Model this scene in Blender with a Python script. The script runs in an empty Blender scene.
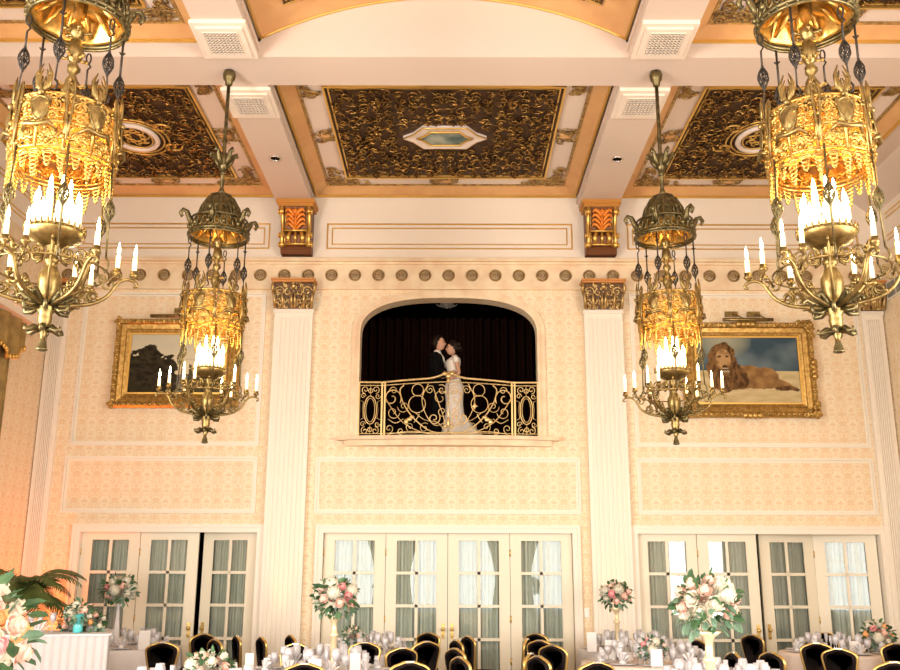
import bpy, math, random
from math import sin, cos, pi, radians, sqrt, atan2
from mathutils import Vector, Matrix
R = random.Random(7)
sc = bpy.context.scene
COL = sc.collection

# ------------------------------------------------------------------ materials
def mat(name, col, rough=.6, metal=0, emit=None, es=0, bump=0, bscale=30, var=0, vscale=8, col2=None, alpha=None, coat=0, sub=0, spec=None):
    m = bpy.data.materials.new(name); m.use_nodes = True
    nt = m.node_tree; b = nt.nodes['Principled BSDF']
    c = (*col, 1)
    b.inputs['Base Color'].default_value = c
    b.inputs['Roughness'].default_value = rough
    b.inputs['Metallic'].default_value = metal
    if spec is not None: b.inputs['Specular IOR Level'].default_value = spec
    if coat: b.inputs['Coat Weight'].default_value = coat
    if emit:
        b.inputs['Emission Color'].default_value = (*emit, 1); b.inputs['Emission Strength'].default_value = es
    if bump or var or col2:
        tc = nt.nodes.new('ShaderNodeTexCoord')
        n = nt.nodes.new('ShaderNodeTexNoise'); n.inputs['Scale'].default_value = vscale; n.inputs['Detail'].default_value = 4
        nt.links.new(tc.outputs['Object'], n.inputs['Vector'])
        if var or col2:
            cr = nt.nodes.new('ShaderNodeValToRGB')
            cr.color_ramp.elements[0].position = .35; cr.color_ramp.elements[1].position = .65
            c2 = col2 or tuple(x * (1 - var) for x in col)
            cr.color_ramp.elements[0].color = (*c2, 1); cr.color_ramp.elements[1].color = c
            nt.links.new(n.outputs['Fac'], cr.inputs['Fac']); nt.links.new(cr.outputs['Color'], b.inputs['Base Color'])
        if bump:
            n2 = nt.nodes.new('ShaderNodeTexNoise'); n2.inputs['Scale'].default_value = bscale; n2.inputs['Detail'].default_value = 3
            nt.links.new(tc.outputs['Object'], n2.inputs['Vector'])
            bp = nt.nodes.new('ShaderNodeBump'); bp.inputs['Strength'].default_value = bump; bp.inputs['Distance'].default_value = .02
            nt.links.new(n2.outputs['Fac'], bp.inputs['Height']); nt.links.new(bp.outputs['Normal'], b.inputs['Normal'])
    return m

def glassmat(name, tint, gloss=.12, rough=.02, sparkle_white=0):
    m = bpy.data.materials.new(name); m.use_nodes = True; nt = m.node_tree
    nt.nodes.remove(nt.nodes['Principled BSDF']); out = nt.nodes['Material Output']
    t = nt.nodes.new('ShaderNodeBsdfTransparent'); t.inputs[0].default_value = (*tint, 1)
    g = nt.nodes.new('ShaderNodeBsdfGlossy'); g.inputs['Roughness'].default_value = rough; g.inputs['Color'].default_value = (1, 1, 1, 1)
    f = nt.nodes.new('ShaderNodeFresnel'); f.inputs['IOR'].default_value = 1.5
    a = nt.nodes.new('ShaderNodeMath'); a.operation = 'ADD'; a.use_clamp = True; a.inputs[1].default_value = gloss
    mx = nt.nodes.new('ShaderNodeMixShader')
    nt.links.new(f.outputs[0], a.inputs[0]); nt.links.new(a.outputs[0], mx.inputs[0])
    nt.links.new(t.outputs[0], mx.inputs[1]); nt.links.new(g.outputs[0], mx.inputs[2]); nt.links.new(mx.outputs[0], out.inputs[0])
    if sparkle_white:
        d = nt.nodes.new('ShaderNodeBsdfTranslucent'); d.inputs[0].default_value = (1, 1, 1, 1); d2 = nt.nodes.new('ShaderNodeBsdfDiffuse'); d2.inputs[0].default_value = (.95, .94, .98, 1)
        m2 = nt.nodes.new('ShaderNodeMixShader'); m2.inputs[0].default_value = .85; nt.links.new(d.outputs[0], m2.inputs[1]); nt.links.new(d2.outputs[0], m2.inputs[2])
        m3 = nt.nodes.new('ShaderNodeMixShader'); m3.inputs[0].default_value = sparkle_white; nt.links.new(mx.outputs[0], m3.inputs[1]); nt.links.new(m2.outputs[0], m3.inputs[2]); nt.links.new(m3.outputs[0], out.inputs[0])
    return m

def wallpaper(name, ca, cb):
    m = bpy.data.materials.new(name); m.use_nodes = True; nt = m.node_tree; b = nt.nodes['Principled BSDF']
    b.inputs['Roughness'].default_value = .55
    tc = nt.nodes.new('ShaderNodeNewGeometry'); s = nt.nodes.new('ShaderNodeSeparateXYZ')
    nt.links.new(tc.outputs['Position'], s.inputs[0])
    def M(op, a, bb=None):
        n = nt.nodes.new('ShaderNodeMath'); n.operation = op
        for i, v in enumerate((a, bb)):
            if v is None: continue
            if isinstance(v, (int, float)): n.inputs[i].default_value = v
            else: nt.links.new(v, n.inputs[i])
        return n.outputs[0]
    u = M('ADD', s.outputs['X'], s.outputs['Y']); z = s.outputs['Z']
    W_, H_ = .34, .44
    U = M('MULTIPLY', u, 2*pi/W_); Z = M('MULTIPLY', z, 2*pi/H_)
    wob = M('MULTIPLY', M('SINE', Z), 1.35)
    g1 = M('COSINE', M('ADD', U, wob)); g2 = M('COSINE', M('SUBTRACT', U, wob))
    band = M('MAXIMUM', g1, g2)
    def pn(ph, sc_):
        cb = nt.nodes.new('ShaderNodeCombineXYZ'); n = nt.nodes.new('ShaderNodeTexNoise'); n.inputs['Scale'].default_value = sc_; n.inputs['Detail'].default_value = 2.5
        nt.links.new(M('COSINE', U), cb.inputs[0]); nt.links.new(M('COSINE', M('ADD', Z, ph)), cb.inputs[1]); nt.links.new(M('SINE', M('ADD', Z, ph)), cb.inputs[2])
        nt.links.new(cb.outputs[0], n.inputs['Vector']); return n.outputs['Fac']
    ln = M('MULTIPLY', M('MAXIMUM', M('SUBTRACT', band, .80), 0.0), 3.0)
    tot = M('ADD', ln, M('MULTIPLY', M('SUBTRACT', pn(0.0, 2.6), .5), 4.2))
    r = nt.nodes.new('ShaderNodeMapRange'); r.inputs['From Min'].default_value = -.35; r.inputs['From Max'].default_value = .55
    nt.links.new(tot, r.inputs['Value'])
    mx = nt.nodes.new('ShaderNodeMix'); mx.data_type = 'RGBA'
    mx.inputs['A'].default_value = (*ca, 1); mx.inputs['B'].default_value = (*cb, 1)
    nt.links.new(r.outputs['Result'], mx.inputs['Factor']); nt.links.new(mx.outputs['Result'], b.inputs['Base Color'])
    return m

def liningmat():
    m = bpy.data.materials.new('amber_lining'); m.use_nodes = True; nt = m.node_tree; nt.nodes.remove(nt.nodes['Principled BSDF']); out = nt.nodes['Material Output']
    a = nt.nodes.new('ShaderNodeBsdfTranslucent'); a.inputs[0].default_value = (.92, .40, .06, 1); t = nt.nodes.new('ShaderNodeBsdfTransparent'); mx = nt.nodes.new('ShaderNodeMixShader'); mx.inputs[0].default_value = .5
    nt.links.new(t.outputs[0], mx.inputs[1]); nt.links.new(a.outputs[0], mx.inputs[2]); nt.links.new(mx.outputs[0], out.inputs[0]); return m
M_ = dict(
    paper=wallpaper('damask_wallpaper', (.80, .605, .375), (.87, .75, .555)),
    cream=mat('cream_paint', (.86, .80, .68), .5),
    creamtrim=mat('cream_trim', (.87, .80, .69), .45),
    doorpaint=mat('door_paint', (.83, .77, .61), .4),
    ceil=mat('ceiling_paint', (.69, .575, .485), .7, bump=.08, bscale=60),
    frieze=mat('frieze_paint', (.86, .76, .64), .6),
    rosg=mat('rosette_gold', (.40, .26, .10), .35, .7),
    pinkw=mat('coffer_band_paint', (.82, .70, .60), .7),
    orange=mat('ochre_cove_paint', (.72, .42, .17), .55, col2=(.66, .35, .14), vscale=3),
    marble=mat('marbled_frieze', (.86, .72, .50), .5, col2=(.78, .58, .38), vscale=4),
    goldleaf=mat('gold_leaf', (.80, .52, .14), .35, .8),
    dgold=mat('antique_gold', (.58, .40, .15), .36, .7, col2=(.24, .14, .05), vscale=14),
    relief=mat('gilded_relief', (.46, .27, .075), .26, .88, col2=(.085, .042, .012), vscale=9),
    field=mat('dark_relief_field', (.085, .038, .010), .6, bump=.6, bscale=40, col2=(.035, .015, .005), vscale=12),
    brass=mat('chandelier_brass', (.34, .25, .095), .38, .92, col2=(.19, .135, .05), vscale=20),
    gilt=mat('bright_gilt', (.68, .44, .13), .30, .88, col2=(.40, .25, .06), vscale=25),
    bronze=mat('green_bronze', (.21, .17, .075), .40, .85, col2=(.09, .075, .035), vscale=20),
    iron=mat('dark_iron', (.035, .028, .022), .5, .4),
    wax=mat('candle_wax', (.95, .86, .62), .5, emit=(1, .62, .26), es=1.3),
    flame=mat('flame_bulb', (1, .9, .7), .4, emit=(1, .78, .42), es=26),
    lining=liningmat(),
    redleaf=mat('red_orange_lacquer', (.86, .27, .03), .4, .2),  # saturated red-orange base colour on the bracket leaves
    frame=mat('frame_gold', (.60, .39, .12), .38, .75, col2=(.34, .20, .05), vscale=18),
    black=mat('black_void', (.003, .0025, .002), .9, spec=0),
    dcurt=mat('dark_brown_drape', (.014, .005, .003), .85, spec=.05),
    sheer=mat('grey_sheer_curtain', (.60, .62, .54), .9),
    gcurt=mat('gold_window_drape', (.40, .26, .08), .7, var=.4, vscale=6),
    rail=mat('railing_gilt', (.80, .60, .28), .3, .7),
    glass=glassmat('door_glass', (.96, .98, .97), -.008, .01),
    crystal=glassmat('table_crystal', (.97, .97, .99), .06, .10, .48),  # diffuse white mixed into clear glass to imitate its bright sparkle
    linen=mat('white_linen', (.70, .68, .69), .85),
    blush=mat('blush_linen', (.78, .66, .58), .85),
    skirt=mat('table_skirt_linen', (.50, .48, .48), .85),
    seat=mat('black_upholstery', (.018, .011, .011), .8, spec=.15),
    chairgold=mat('chair_frame_gold', (.76, .54, .18), .30, .8),
    card=mat('card_paper', (.78, .76, .74), .8),
    silver=mat('silver', (.8, .8, .82), .2, 1),
    floor=mat('patterned_carpet', (.34, .20, .13), .95, col2=(.22, .11, .08), vscale=3),
    white=mat('white_plastic', (.85, .84, .80), .5),
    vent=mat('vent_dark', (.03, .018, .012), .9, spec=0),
    leaf=mat('leaf_green', (.07, .16, .055), .55, col2=(.03, .085, .035), vscale=12),
    leaf2=mat('eucalyptus_green', (.20, .32, .22), .6, col2=(.10, .20, .12), vscale=12),
    palm=mat('palm_green', (.10, .14, .03), .5, col2=(.05, .08, .02), vscale=5),
    rose=mat('pink_rose', (.88, .42, .42), .6, col2=(.80, .30, .30), vscale=30),
    blushrose=mat('blush_rose', (.92, .66, .56), .6, col2=(.88, .52, .42), vscale=30),
    ivory=mat('ivory_petal', (.78, .74, .64), .65, col2=(.64, .60, .46), vscale=40),
    peach=mat('peach_petal', (.95, .50, .20), .6),
    turq=mat('turquoise_glass', (.10, .55, .58), .2),
    skin=mat('skin', (.62, .36, .24), .5),
    hair=mat('dark_hair', (.010, .006, .004), .5, spec=.2),
    suit=mat('black_suit', (.004, .004, .005), .8, spec=.08),
    shirt=mat('white_shirt', (.8, .8, .78), .7),
    dress=mat('lace_dress', (.93, .88, .80), .7, col2=(.80, .73, .64), vscale=30, bump=.4, bscale=60),
    steel=mat('steel_vent', (.33, .33, .31), .5, .3),
    wood=mat('dark_wood', (.10, .05, .02), .5),
    pot=mat('terracotta', (.45, .2, .1), .8),
)

# ------------------------------------------------------------------ mesh builder
class MB:
    def __init__(s): s.v = []; s.f = []; s.mi = []; s.m = 0; s.sm = []
    def add(s, vs, fs, smooth=False):
        o = len(s.v); s.v += [tuple(v) for v in vs]
        for f in fs: s.f.append(tuple(i + o for i in f)); s.mi.append(s.m); s.sm.append(smooth)
        return s
    def box(s, a, b):
        x0, y0, z0 = a; x1, y1, z1 = b
        return s.add([(x0,y0,z0),(x1,y0,z0),(x1,y1,z0),(x0,y1,z0),(x0,y0,z1),(x1,y0,z1),(x1,y1,z1),(x0,y1,z1)],
              [(0,3,2,1),(4,5,6,7),(0,1,5,4),(1,2,6,5),(2,3,7,6),(3,0,4,7)])
    def tube(s, pts, r, n=6, cap=True, flat=1.0, closed=False):
        pts = [Vector(p) for p in pts]; k = len(pts)
        rs = r if isinstance(r, (list, tuple)) else [r] * k
        vs = []; prev = None
        for i, p in enumerate(pts):
            if closed: t = pts[(i+1) % k] - pts[i-1]
            else: t = pts[min(i+1, k-1)] - pts[max(i-1, 0)]
            if t.length < 1e-9: t = Vector((0,0,1))
            t.normalize()
            if prev is None:
                a = Vector((0,0,1)) if abs(t.z) < .9 else Vector((0,1,0))
                u = t.cross(a).normalized()
            else:
                u = prev - t * prev.dot(t)
                u = u.normalized() if u.length > 1e-6 else t.orthogonal().normalized()
            prev = u; w = t.cross(u)
            for j in range(n):
                a = 2*pi*j/n; vs.append(p + (u*cos(a)*flat + w*sin(a))*rs[i])
        fs = []
        for i in range(k if closed else k-1):
            i2 = (i+1) % k
            for j in range(n): fs.append((i*n+j, i*n+(j+1)%n, i2*n+(j+1)%n, i2*n+j))
        if cap and not closed: fs.append(tuple(range(n))[::-1]); fs.append(tuple((k-1)*n+j for j in range(n)))
        return s.add(vs, fs, True)
    def lathe(s, prof, n=16, c=(0,0,0), sx=1, sy=1, mod=None):
        vs = []; fs = []
        for i, (r, z) in enumerate(prof):
            for j in range(n):
                a = 2*pi*j/n; rr = r * (mod(a, z) if mod else 1)
                vs.append((c[0]+rr*cos(a)*sx, c[1]+rr*sin(a)*sy, c[2]+z))
        for i in range(len(prof)-1):
            for j in range(n): fs.append((i*n+j, i*n+(j+1)%n, (i+1)*n+(j+1)%n, (i+1)*n+j))
        fs.append(tuple(range(n))[::-1]); fs.append(tuple((len(prof)-1)*n+j for j in range(n)))
        return s.add(vs, fs, True)
    def ball(s, c, r, n=8, m=6, sx=1, sy=1, sz=1):
        return s.lathe([(max(r*sin(pi*i/m), r*.02), -r*cos(pi*i/m)*sz) for i in range(m+1)], n, c, sx, sy)
    def prism(s, poly, y0, y1):           # poly in XZ, extruded along Y
        n = len(poly)
        vs = [(x, y0, z) for x, z in poly] + [(x, y1, z) for x, z in poly]
        return s.add(vs, [tuple(range(n)), tuple(range(n, 2*n))[::-1]] + [(i, i+n, (i+1)%n+n, (i+1)%n) for i in range(n)])
    def grid(s, fn, nu, nv, smooth=True):
        vs = [fn(i/nu, j/nv) for j in range(nv+1) for i in range(nu+1)]
        return s.add(vs, [(j*(nu+1)+i, j*(nu+1)+i+1, (j+1)*(nu+1)+i+1, (j+1)*(nu+1)+i) for j in range(nv) for i in range(nu)], smooth)
    def build(s, name, ms, parent=None, loc=None, rz=0):
        me = bpy.data.meshes.new(name); me.from_pydata(s.v, [], s.f)
        ms = ms if isinstance(ms, (list, tuple)) else [ms]
        for m in ms: me.materials.append(M_[m] if isinstance(m, str) else m)
        me.polygons.foreach_set('material_index', s.mi); me.polygons.foreach_set('use_smooth', s.sm)
        me.update()
        o = bpy.data.objects.new(name, me); COL.objects.link(o)
        if parent is not None: o.parent = parent
        if loc is not None: o.location = loc
        if rz: o.rotation_euler = (0, 0, rz)
        return o

def tag(o, label=None, cat=None, group=None, kind=None):
    if label: o['label'] = label
    if cat: o['category'] = cat
    if group: o['group'] = group
    if kind: o['kind'] = kind
    return o
def empty(name, loc=(0,0,0), rz=0, **k):
    o = bpy.data.objects.new(name, None); COL.objects.link(o); o.location = loc; o.rotation_euler = (0,0,rz)
    return tag(o, **k)
def struct(o): o['kind'] = 'structure'; return o
KIDS = {}
def copy_tree(o, parent=None):
    c = o.copy(); COL.objects.link(c)
    if parent is not None: c.parent = parent
    for ch in [x for x in ALLKIDS(o)]: copy_tree(ch, c)
    return c
def ALLKIDS(o):
    if o.name not in KIDS: KIDS[o.name] = list(o.children)
    return KIDS[o.name]

def spiral(cx, cz, r0, turns, a0, n=16, s=1):   # 2D spiral winding in
    return [(cx + r0*(1-.82*t)*cos(a0+s*turns*2*pi*t), cz + r0*(1-.82*t)*sin(a0+s*turns*2*pi*t)) for t in [i/n for i in range(n+1)]]

def bez(p, n=12):
    out = []
    for i in range(n+1):
        t = i/n; q = [Vector(a) for a in p]
        while len(q) > 1: q = [q[k]*(1-t)+q[k+1]*t for k in range(len(q)-1)]
        out.append(q[0])
    return out
def smoothp(pts, sub=4):   # catmull-rom
    P = [Vector(p) for p in pts]; P = [P[0]*2-P[1]] + P + [P[-1]*2-P[-2]]; out = []
    for i in range(1, len(P)-2):
        for k in range(sub):
            t = k/sub; a, b, c, d = P[i-1], P[i], P[i+1], P[i+2]
            out.append(.5*((2*b)+(c-a)*t+(2*a-5*b+4*c-d)*t*t+(3*b-a-3*c+d)*t*t*t))
    out.append(P[-2]); return out

# ------------------------------------------------------------------ dimensions (metres)
YW = 16.0; XL, XR = -7.05, 7.5; PL, PR = -2.77, 2.60; ZS = 8.2; ZC = 8.42; ZP = 8.55
DOORS = [(-6.24, -3.12), (-2.23, 2.07), (2.94, 7.13)]

# ------------------------------------------------------------------ walls
ARX, ARA, ARZ0, ARZ1, ARB, ARN = -.08, 1.53, 4.05, 5.84, .66, 2.6
def archz(x, a=ARA, b=ARB):
    u = min(1, abs((x-ARX)/a)); return ARZ1 + b*(max(0, 1-u**ARN))**(1/ARN)
w = MB()
T = .25
xs = sorted({XL-.3, *[d for p in DOORS for d in p], XR+.3})
for i in range(len(xs)-1):                                 # strip up to door head
    a, b = xs[i], xs[i+1]
    if any(abs(a-d[0]) < .01 for d in DOORS): continue
    w.box((a, YW, 0), (b, YW+T, 2.54))
w.box((XL-.3, YW, 2.54), (XR+.3, YW+T, ARZ0))
w.box((XL-.3, YW, ARZ0), (ARX-ARA, YW+T, 6.7)); w.box((ARX+ARA, YW, ARZ0), (XR+.3, YW+T, 6.7))
N = 36
ax = [ARX - ARA*cos(pi*i/N) for i in range(N+1)]
for i in range(N):
    a, b = ax[i], ax[i+1]
    w.prism([(a, archz(a)), (b, archz(b)), (b, 6.7), (a, 6.7)], YW, YW+T)
w.box((XL-.3, YW, 6.7), (XR+.3, YW+T, 7.2))
wall_back = struct(w.build('wall_back', 'paper'))
w = MB(); w.box((XL-.3, YW, 7.2), (XR+.3, YW+T, 8.7)); 
struct(w.build('wall_back_upper', 'frieze'))
for side, x0, x1 in (('left', XL-.3, XL), ('right', XR, XR+.3)):
    w = MB(); w.box((x0, -4, 0), (x1, YW, 7.2)); struct(w.build('wall_'+side, 'paper'))
    w = MB(); w.box((x0, -4, 7.2), (x1, YW, 8.9)); struct(w.build('wall_%s_upper' % side, 'frieze'))
w = MB(); w.box((XL-.3, -4.3, -.1), (XR+.3, YW+3.2, 0)); struct(w.build('floor', 'floor'))
# rear wall with tall windows
w = MB(); wx = [(-6.2, -2.6), (-1.8, 1.8), (2.6, 6.4)]
cuts = [XL-.3] + [c for p in wx for c in p] + [XR+.3]
for i in range(0, len(cuts), 2): w.box((cuts[i], -4.3, 0), (cuts[i+1], -4, 8.9))
for a, b in wx: w.box((a, -4.3, 0), (b, -4, .5)); w.box((a, -4.3, 6.2), (b, -4, 8.9))
struct(w.build('wall_rear', 'paper'))
for i, (a, b) in enumerate(wx):
    w = MB()
    for k in range(5): x = a+(b-a)*k/4; w.box((x-.05, -4.2, .5), (x+.05, -4.1, 6.2))
    for z in (.55, 2.4, 4.3, 6.15): w.box((a, -4.2, z-.04), (b, -4.1, z+.04))
    struct(w.build('window_%d' % (i+1), 'cream'))
for i, (a, b) in enumerate(wx):
    t = empty('rear_window_drape', ((a+b)/2, -3.7, 0), label='swept gold drapes of a tall window behind the camera', cat='curtain', group='drapes of the rear windows'); hw = (b-a)/2+.15
    for m in (-1, 1):
        w = MB()
        def dr(u, v):
            z = .1+6.2*v; k = .22+.78*(1-cos(pi*min(1, max(0, (v-.25)/.75))))/2 if v > .25 else .22+.10*(.25-v)/.25
            return (m*(hw-u*k*hw*.92), .04*sin(u*2*pi*8), z)
        w.grid(dr, 60, 24); w.build('drape', 'gcurt', t)
    w = MB(); w.grid(lambda u, v: (-hw+2*hw*u, .12+.03*sin(u*60), 6.3-(.5+.3*abs(sin(u*pi*2)))*(1-v)), 80, 4); w.build('valance', 'gcurt', t)
n_ = 4
for (x, s_) in ((XL, 1), (XR, -1)):                          # unseen frames added on the solid side walls for brightening area lights
    for yc in (.2, 4.2):
        w = MB()
        for k in range(5): y = yc-1.3+2.6*k/4; w.box((min(x, x+s_*.08), y-.04, .6), (max(x, x+s_*.08), y+.04, 5.6))
        for z in (.6, 2.2, 3.9, 5.6): w.box((min(x, x+s_*.08), yc-1.34, z-.04), (max(x, x+s_*.08), yc+1.34, z+.04))
        struct(w.build('window_%d' % n_, 'cream')); n_ += 1
# room behind doors
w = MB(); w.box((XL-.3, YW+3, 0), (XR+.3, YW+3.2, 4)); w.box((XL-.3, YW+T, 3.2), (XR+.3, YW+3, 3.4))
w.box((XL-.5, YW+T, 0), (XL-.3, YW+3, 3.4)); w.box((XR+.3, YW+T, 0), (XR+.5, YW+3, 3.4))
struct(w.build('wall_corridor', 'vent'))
# balcony niche
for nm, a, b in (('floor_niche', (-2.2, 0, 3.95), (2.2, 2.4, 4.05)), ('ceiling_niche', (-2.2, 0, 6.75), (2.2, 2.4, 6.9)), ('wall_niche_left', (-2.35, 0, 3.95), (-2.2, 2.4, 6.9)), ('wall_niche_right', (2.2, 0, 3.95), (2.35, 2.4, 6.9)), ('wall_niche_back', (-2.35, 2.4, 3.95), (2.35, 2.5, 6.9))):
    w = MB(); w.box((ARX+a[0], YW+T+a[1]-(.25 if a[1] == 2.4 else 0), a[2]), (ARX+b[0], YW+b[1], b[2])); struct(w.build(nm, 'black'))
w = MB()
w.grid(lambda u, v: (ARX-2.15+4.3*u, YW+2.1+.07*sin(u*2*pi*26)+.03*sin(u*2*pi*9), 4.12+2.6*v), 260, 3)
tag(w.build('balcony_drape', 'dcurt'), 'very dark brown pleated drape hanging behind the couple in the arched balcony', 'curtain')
# small ceiling lamp in niche
t = empty('niche_ceiling_lamp', (-.12, YW+1.0, 6.75), label='small dim grey ceiling lamp at the top of the dark arched balcony', cat='lamp')
w = MB(); w.lathe([(.02,0),(.12,-.02),(.14,-.06),(.05,-.12),(.01,-.14)], 12); w.build('lamp_body', 'steel', t)
for k in range(6):
    w = MB(); a = k*pi/3; w.tube([(0,0,-.05),(.12*cos(a),.12*sin(a),-.10),(.2*cos(a),.2*sin(a),-.06)], .012, 5); w.build('lamp_arm', 'steel', t)

# arch architrave & sill
w = MB()
def archpath(off, n=48):
    p = [(ARX-ARA-off, ARZ0)]
    for i in range(n+1):
        th = pi*i/n; x = ARX-(ARA+off)*cos(th); p.append((x, archz(x, ARA+off, ARB+off)))
    p.append((ARX+ARA+off, ARZ0)); return p
for (o0, o1, y) in ((0, .05, .07), (.05, .14, .04)):
    A, B = archpath(o0), archpath(o1)
    for i in range(len(A)-1):
        w.prism([A[i], A[i+1], B[i+1], B[i]], YW-y, YW)
struct(w.build('trim_1', 'marble'))
w = MB()
def sillp(x): u = (x-ARX)/1.87; return .20*(1-abs(u)**2.2)
for k, (z0, z1, d, hw) in enumerate(((3.99, 4.05, .14, 1.86), (3.90, 3.99, .04, 1.74))):
    n = 30
    top = [(ARX-hw+2*hw*i/n) for i in range(n+1)]
    vs = [];
    for x in top: vs += [(x, YW, z0), (x, YW-d-sillp(x), z0), (x, YW-d-sillp(x)-.02, z1), (x, YW, z1)]
    fs = []
    for i in range(n): 
        o = i*4
        for j in range(4): fs.append((o+j, o+(j+1)%4, o+4+(j+1)%4, o+4+j))
    fs += [(0,1,2,3), tuple(n*4+j for j in (3,2,1,0))]
    w.add(vs, fs)
struct(w.build('trim_2', 'marble'))

# frieze with rosettes
w = MB()
for z0, z1, d in ((6.66, 6.72, .05), (6.72, 7.12, .025), (7.12, 7.16, .06), (7.16, 7.22, .12), (7.22, 7.25, .05)):
    w.box((XL, YW-d, z0), (XR, YW, z1))
fr = struct(w.build('trim_3', 'marble'))
xs_ = [PL-.21+.0*0]; rx = []
step = (PR-.21-(PL+.21))/12
for k in range(13): rx.append(PL+.21+step*k)
k = 0
while PL-.21-.425*k > XL+.1: rx.append(PL-.21-.425*k); k += 1
k = 0
while PR+.21+.425*k < XR-.1: rx.append(PR+.21+.425*k); k += 1
def rosette():
    w = MB()
    def ring(r, rr, y): w.tube([(r*cos(a*pi/10), y, r*sin(a*pi/10)) for a in range(20)], rr, 5, closed=True)
    ring(.098, .013, 0); ring(.075, .007, 0); w.ball((0, -.012, 0), .020, 8, 5); ring(.045, .012, -.005)
    return w
ro0 = None
for x in sorted(rx):
    if ro0 is None: ro0 = rosette().build('rosette', 'rosg', fr, (x, YW-.04, 6.92))
    else:
        c = ro0.copy(); COL.objects.link(c); c.location = (x, YW-.04, 6.92)
for side, x0, x1 in (('l', XL, XL+.06), ('r', XR-.06, XR)):
    w = MB(); w.box((x0, -4, 6.98), (x1, YW-.1, 7.22)); struct(w.build('trim_4' if side == 'l' else 'trim_5', 'marble'))

# white panel mouldings on the wallpaper, gold line panels in the upper frieze
TN = [6]
def outline(x0, x1, z0, z1, wd, d, m, y=YW):
    w = MB()
    for e, dd in ((0, d), (wd*.55, d*.5)):
        a0, a1, b0, b1 = x0+e, x1-e, z0+e, z1-e; q = wd*.5
        w.box((a0, y-dd, b0), (a1, y, b0+q)); w.box((a0, y-dd, b1-q), (a1, y, b1)); w.box((a0, y-dd, b0+q), (a0+q, y, b1-q)); w.box((a1-q, y-dd, b0+q), (a1, y, b1-q))
    o = struct(w.build('trim_%d' % TN[0], m)); TN[0] += 1; return o
outline(-6.47, -3.28, 3.90, 6.60, .07, .03, 'cream'); outline(3.08, 7.05, 3.90, 6.60, .07, .03, 'cream')
outline(-6.52, -3.28, 2.78, 3.72, .07, .03, 'cream'); outline(-2.30, 2.13, 2.78, 3.72, .07, .03, 'cream'); outline(3.08, 7.05, 2.78, 3.72, .07, .03, 'cream')
for a, b in ((-6.7, -3.28), (-2.26, 2.12), (3.1, 7.2)):
    outline(a, b, 7.42, 7.90, .022, .018, 'goldleaf'); outline(a+.09, b-.09, 7.50, 7.82, .018, .015, 'goldleaf')
# gold lines on side walls upper zone
for x, s in ((XL, 1), (XR, -1)):
    w = MB()
    for z in (7.42, 7.50, 7.82, 7.90): w.box((min(x, x+s*.015), -2, z), (max(x, x+s*.015), YW-.5, z+.018))
    struct(w.build('trim_%d' % TN[0], 'goldleaf')); TN[0] += 1

# pilasters
def scroll2d(w, pts, y, r, n=5, flat=1): w.tube([(x, y, z) for x, z in pts], r, n, flat=flat)
def capital(hw, h, deep, half=0):
    """carved capital: flared bell, leaves and corner volutes; local origin bottom centre, front at -deep"""
    w = MB()
    w.m = 1
    vs = [(-hw*.82, 0, 0), (hw*.82, 0, 0), (hw*.82, -deep*.7, 0), (-hw*.82, -deep*.7, 0), (-hw*.98, 0, h*.86), (hw*.98, 0, h*.86), (hw*.98, -deep*.95, h*.86), (-hw*.98, -deep*.95, h*.86)]
    w.add(vs, [(0,3,2,1),(4,5,6,7),(0,1,5,4),(1,2,6,5),(2,3,7,6),(3,0,4,7)])
    w.m = 0
    f = lambda z: -deep*(.7+.25*z/(h*.86))-.012
    for sx in (-1, 1):
        for (cx, cz, r, t, a, s) in ((.66, .66, .26, 1.4, 0, 1), (.28, .62, .18, 1.2, 1.5, -1), (.5, .3, .2, 1.3, 2.4, 1), (.2, .24, .16, 1.2, 0, 1), (.78, .25, .16, 1.1, 3, -1), (.1, .8, .1, 1, 2, 1), (.4, .85, .1, 1, 0, 1), (.72,.05,.1,1,1,1), (.35,.06,.1,1,1,-1)):
            p = spiral(sx*cx*hw, cz*h*.9, r*hw, t, a if sx > 0 else pi-a, 14, s*sx)
            w.tube([(x, f(z), z) for x, z in p], [.020*(1-.5*i/14) for i in range(15)], 5)
        for cx in (.08, .5, .88):
            w.tube([(sx*cx*hw, f(0), 0), (sx*cx*hw*1.05, f(.2)-.02, h*.28), (sx*cx*hw*1.1, f(.3)-.06, h*.5)], [.03, .028, .012], 5)
        w.tube([(sx*hw*.98, f(h*.7)+.02, h*.5), (sx*hw*1.05, f(h*.8), h*.7), (sx*hw*1.0, f(h*.8)-.03, h*.84)], .028, 6)
    w.ball((0, f(h*.8)-.01, h*.75), .05)
    rr = random.Random(9)
    for k in range(46):
        x, z = rr.uniform(-.9, .9)*hw, rr.uniform(.04, .82)*h; w.tube([(x, f(z)+.01, z), (x+rr.uniform(-.05, .05), f(z)-.015, z+.04), (x+rr.uniform(-.06, .06), f(z)-.005, z+.07)], [.006, .016, .004], 5)
    return w
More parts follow.
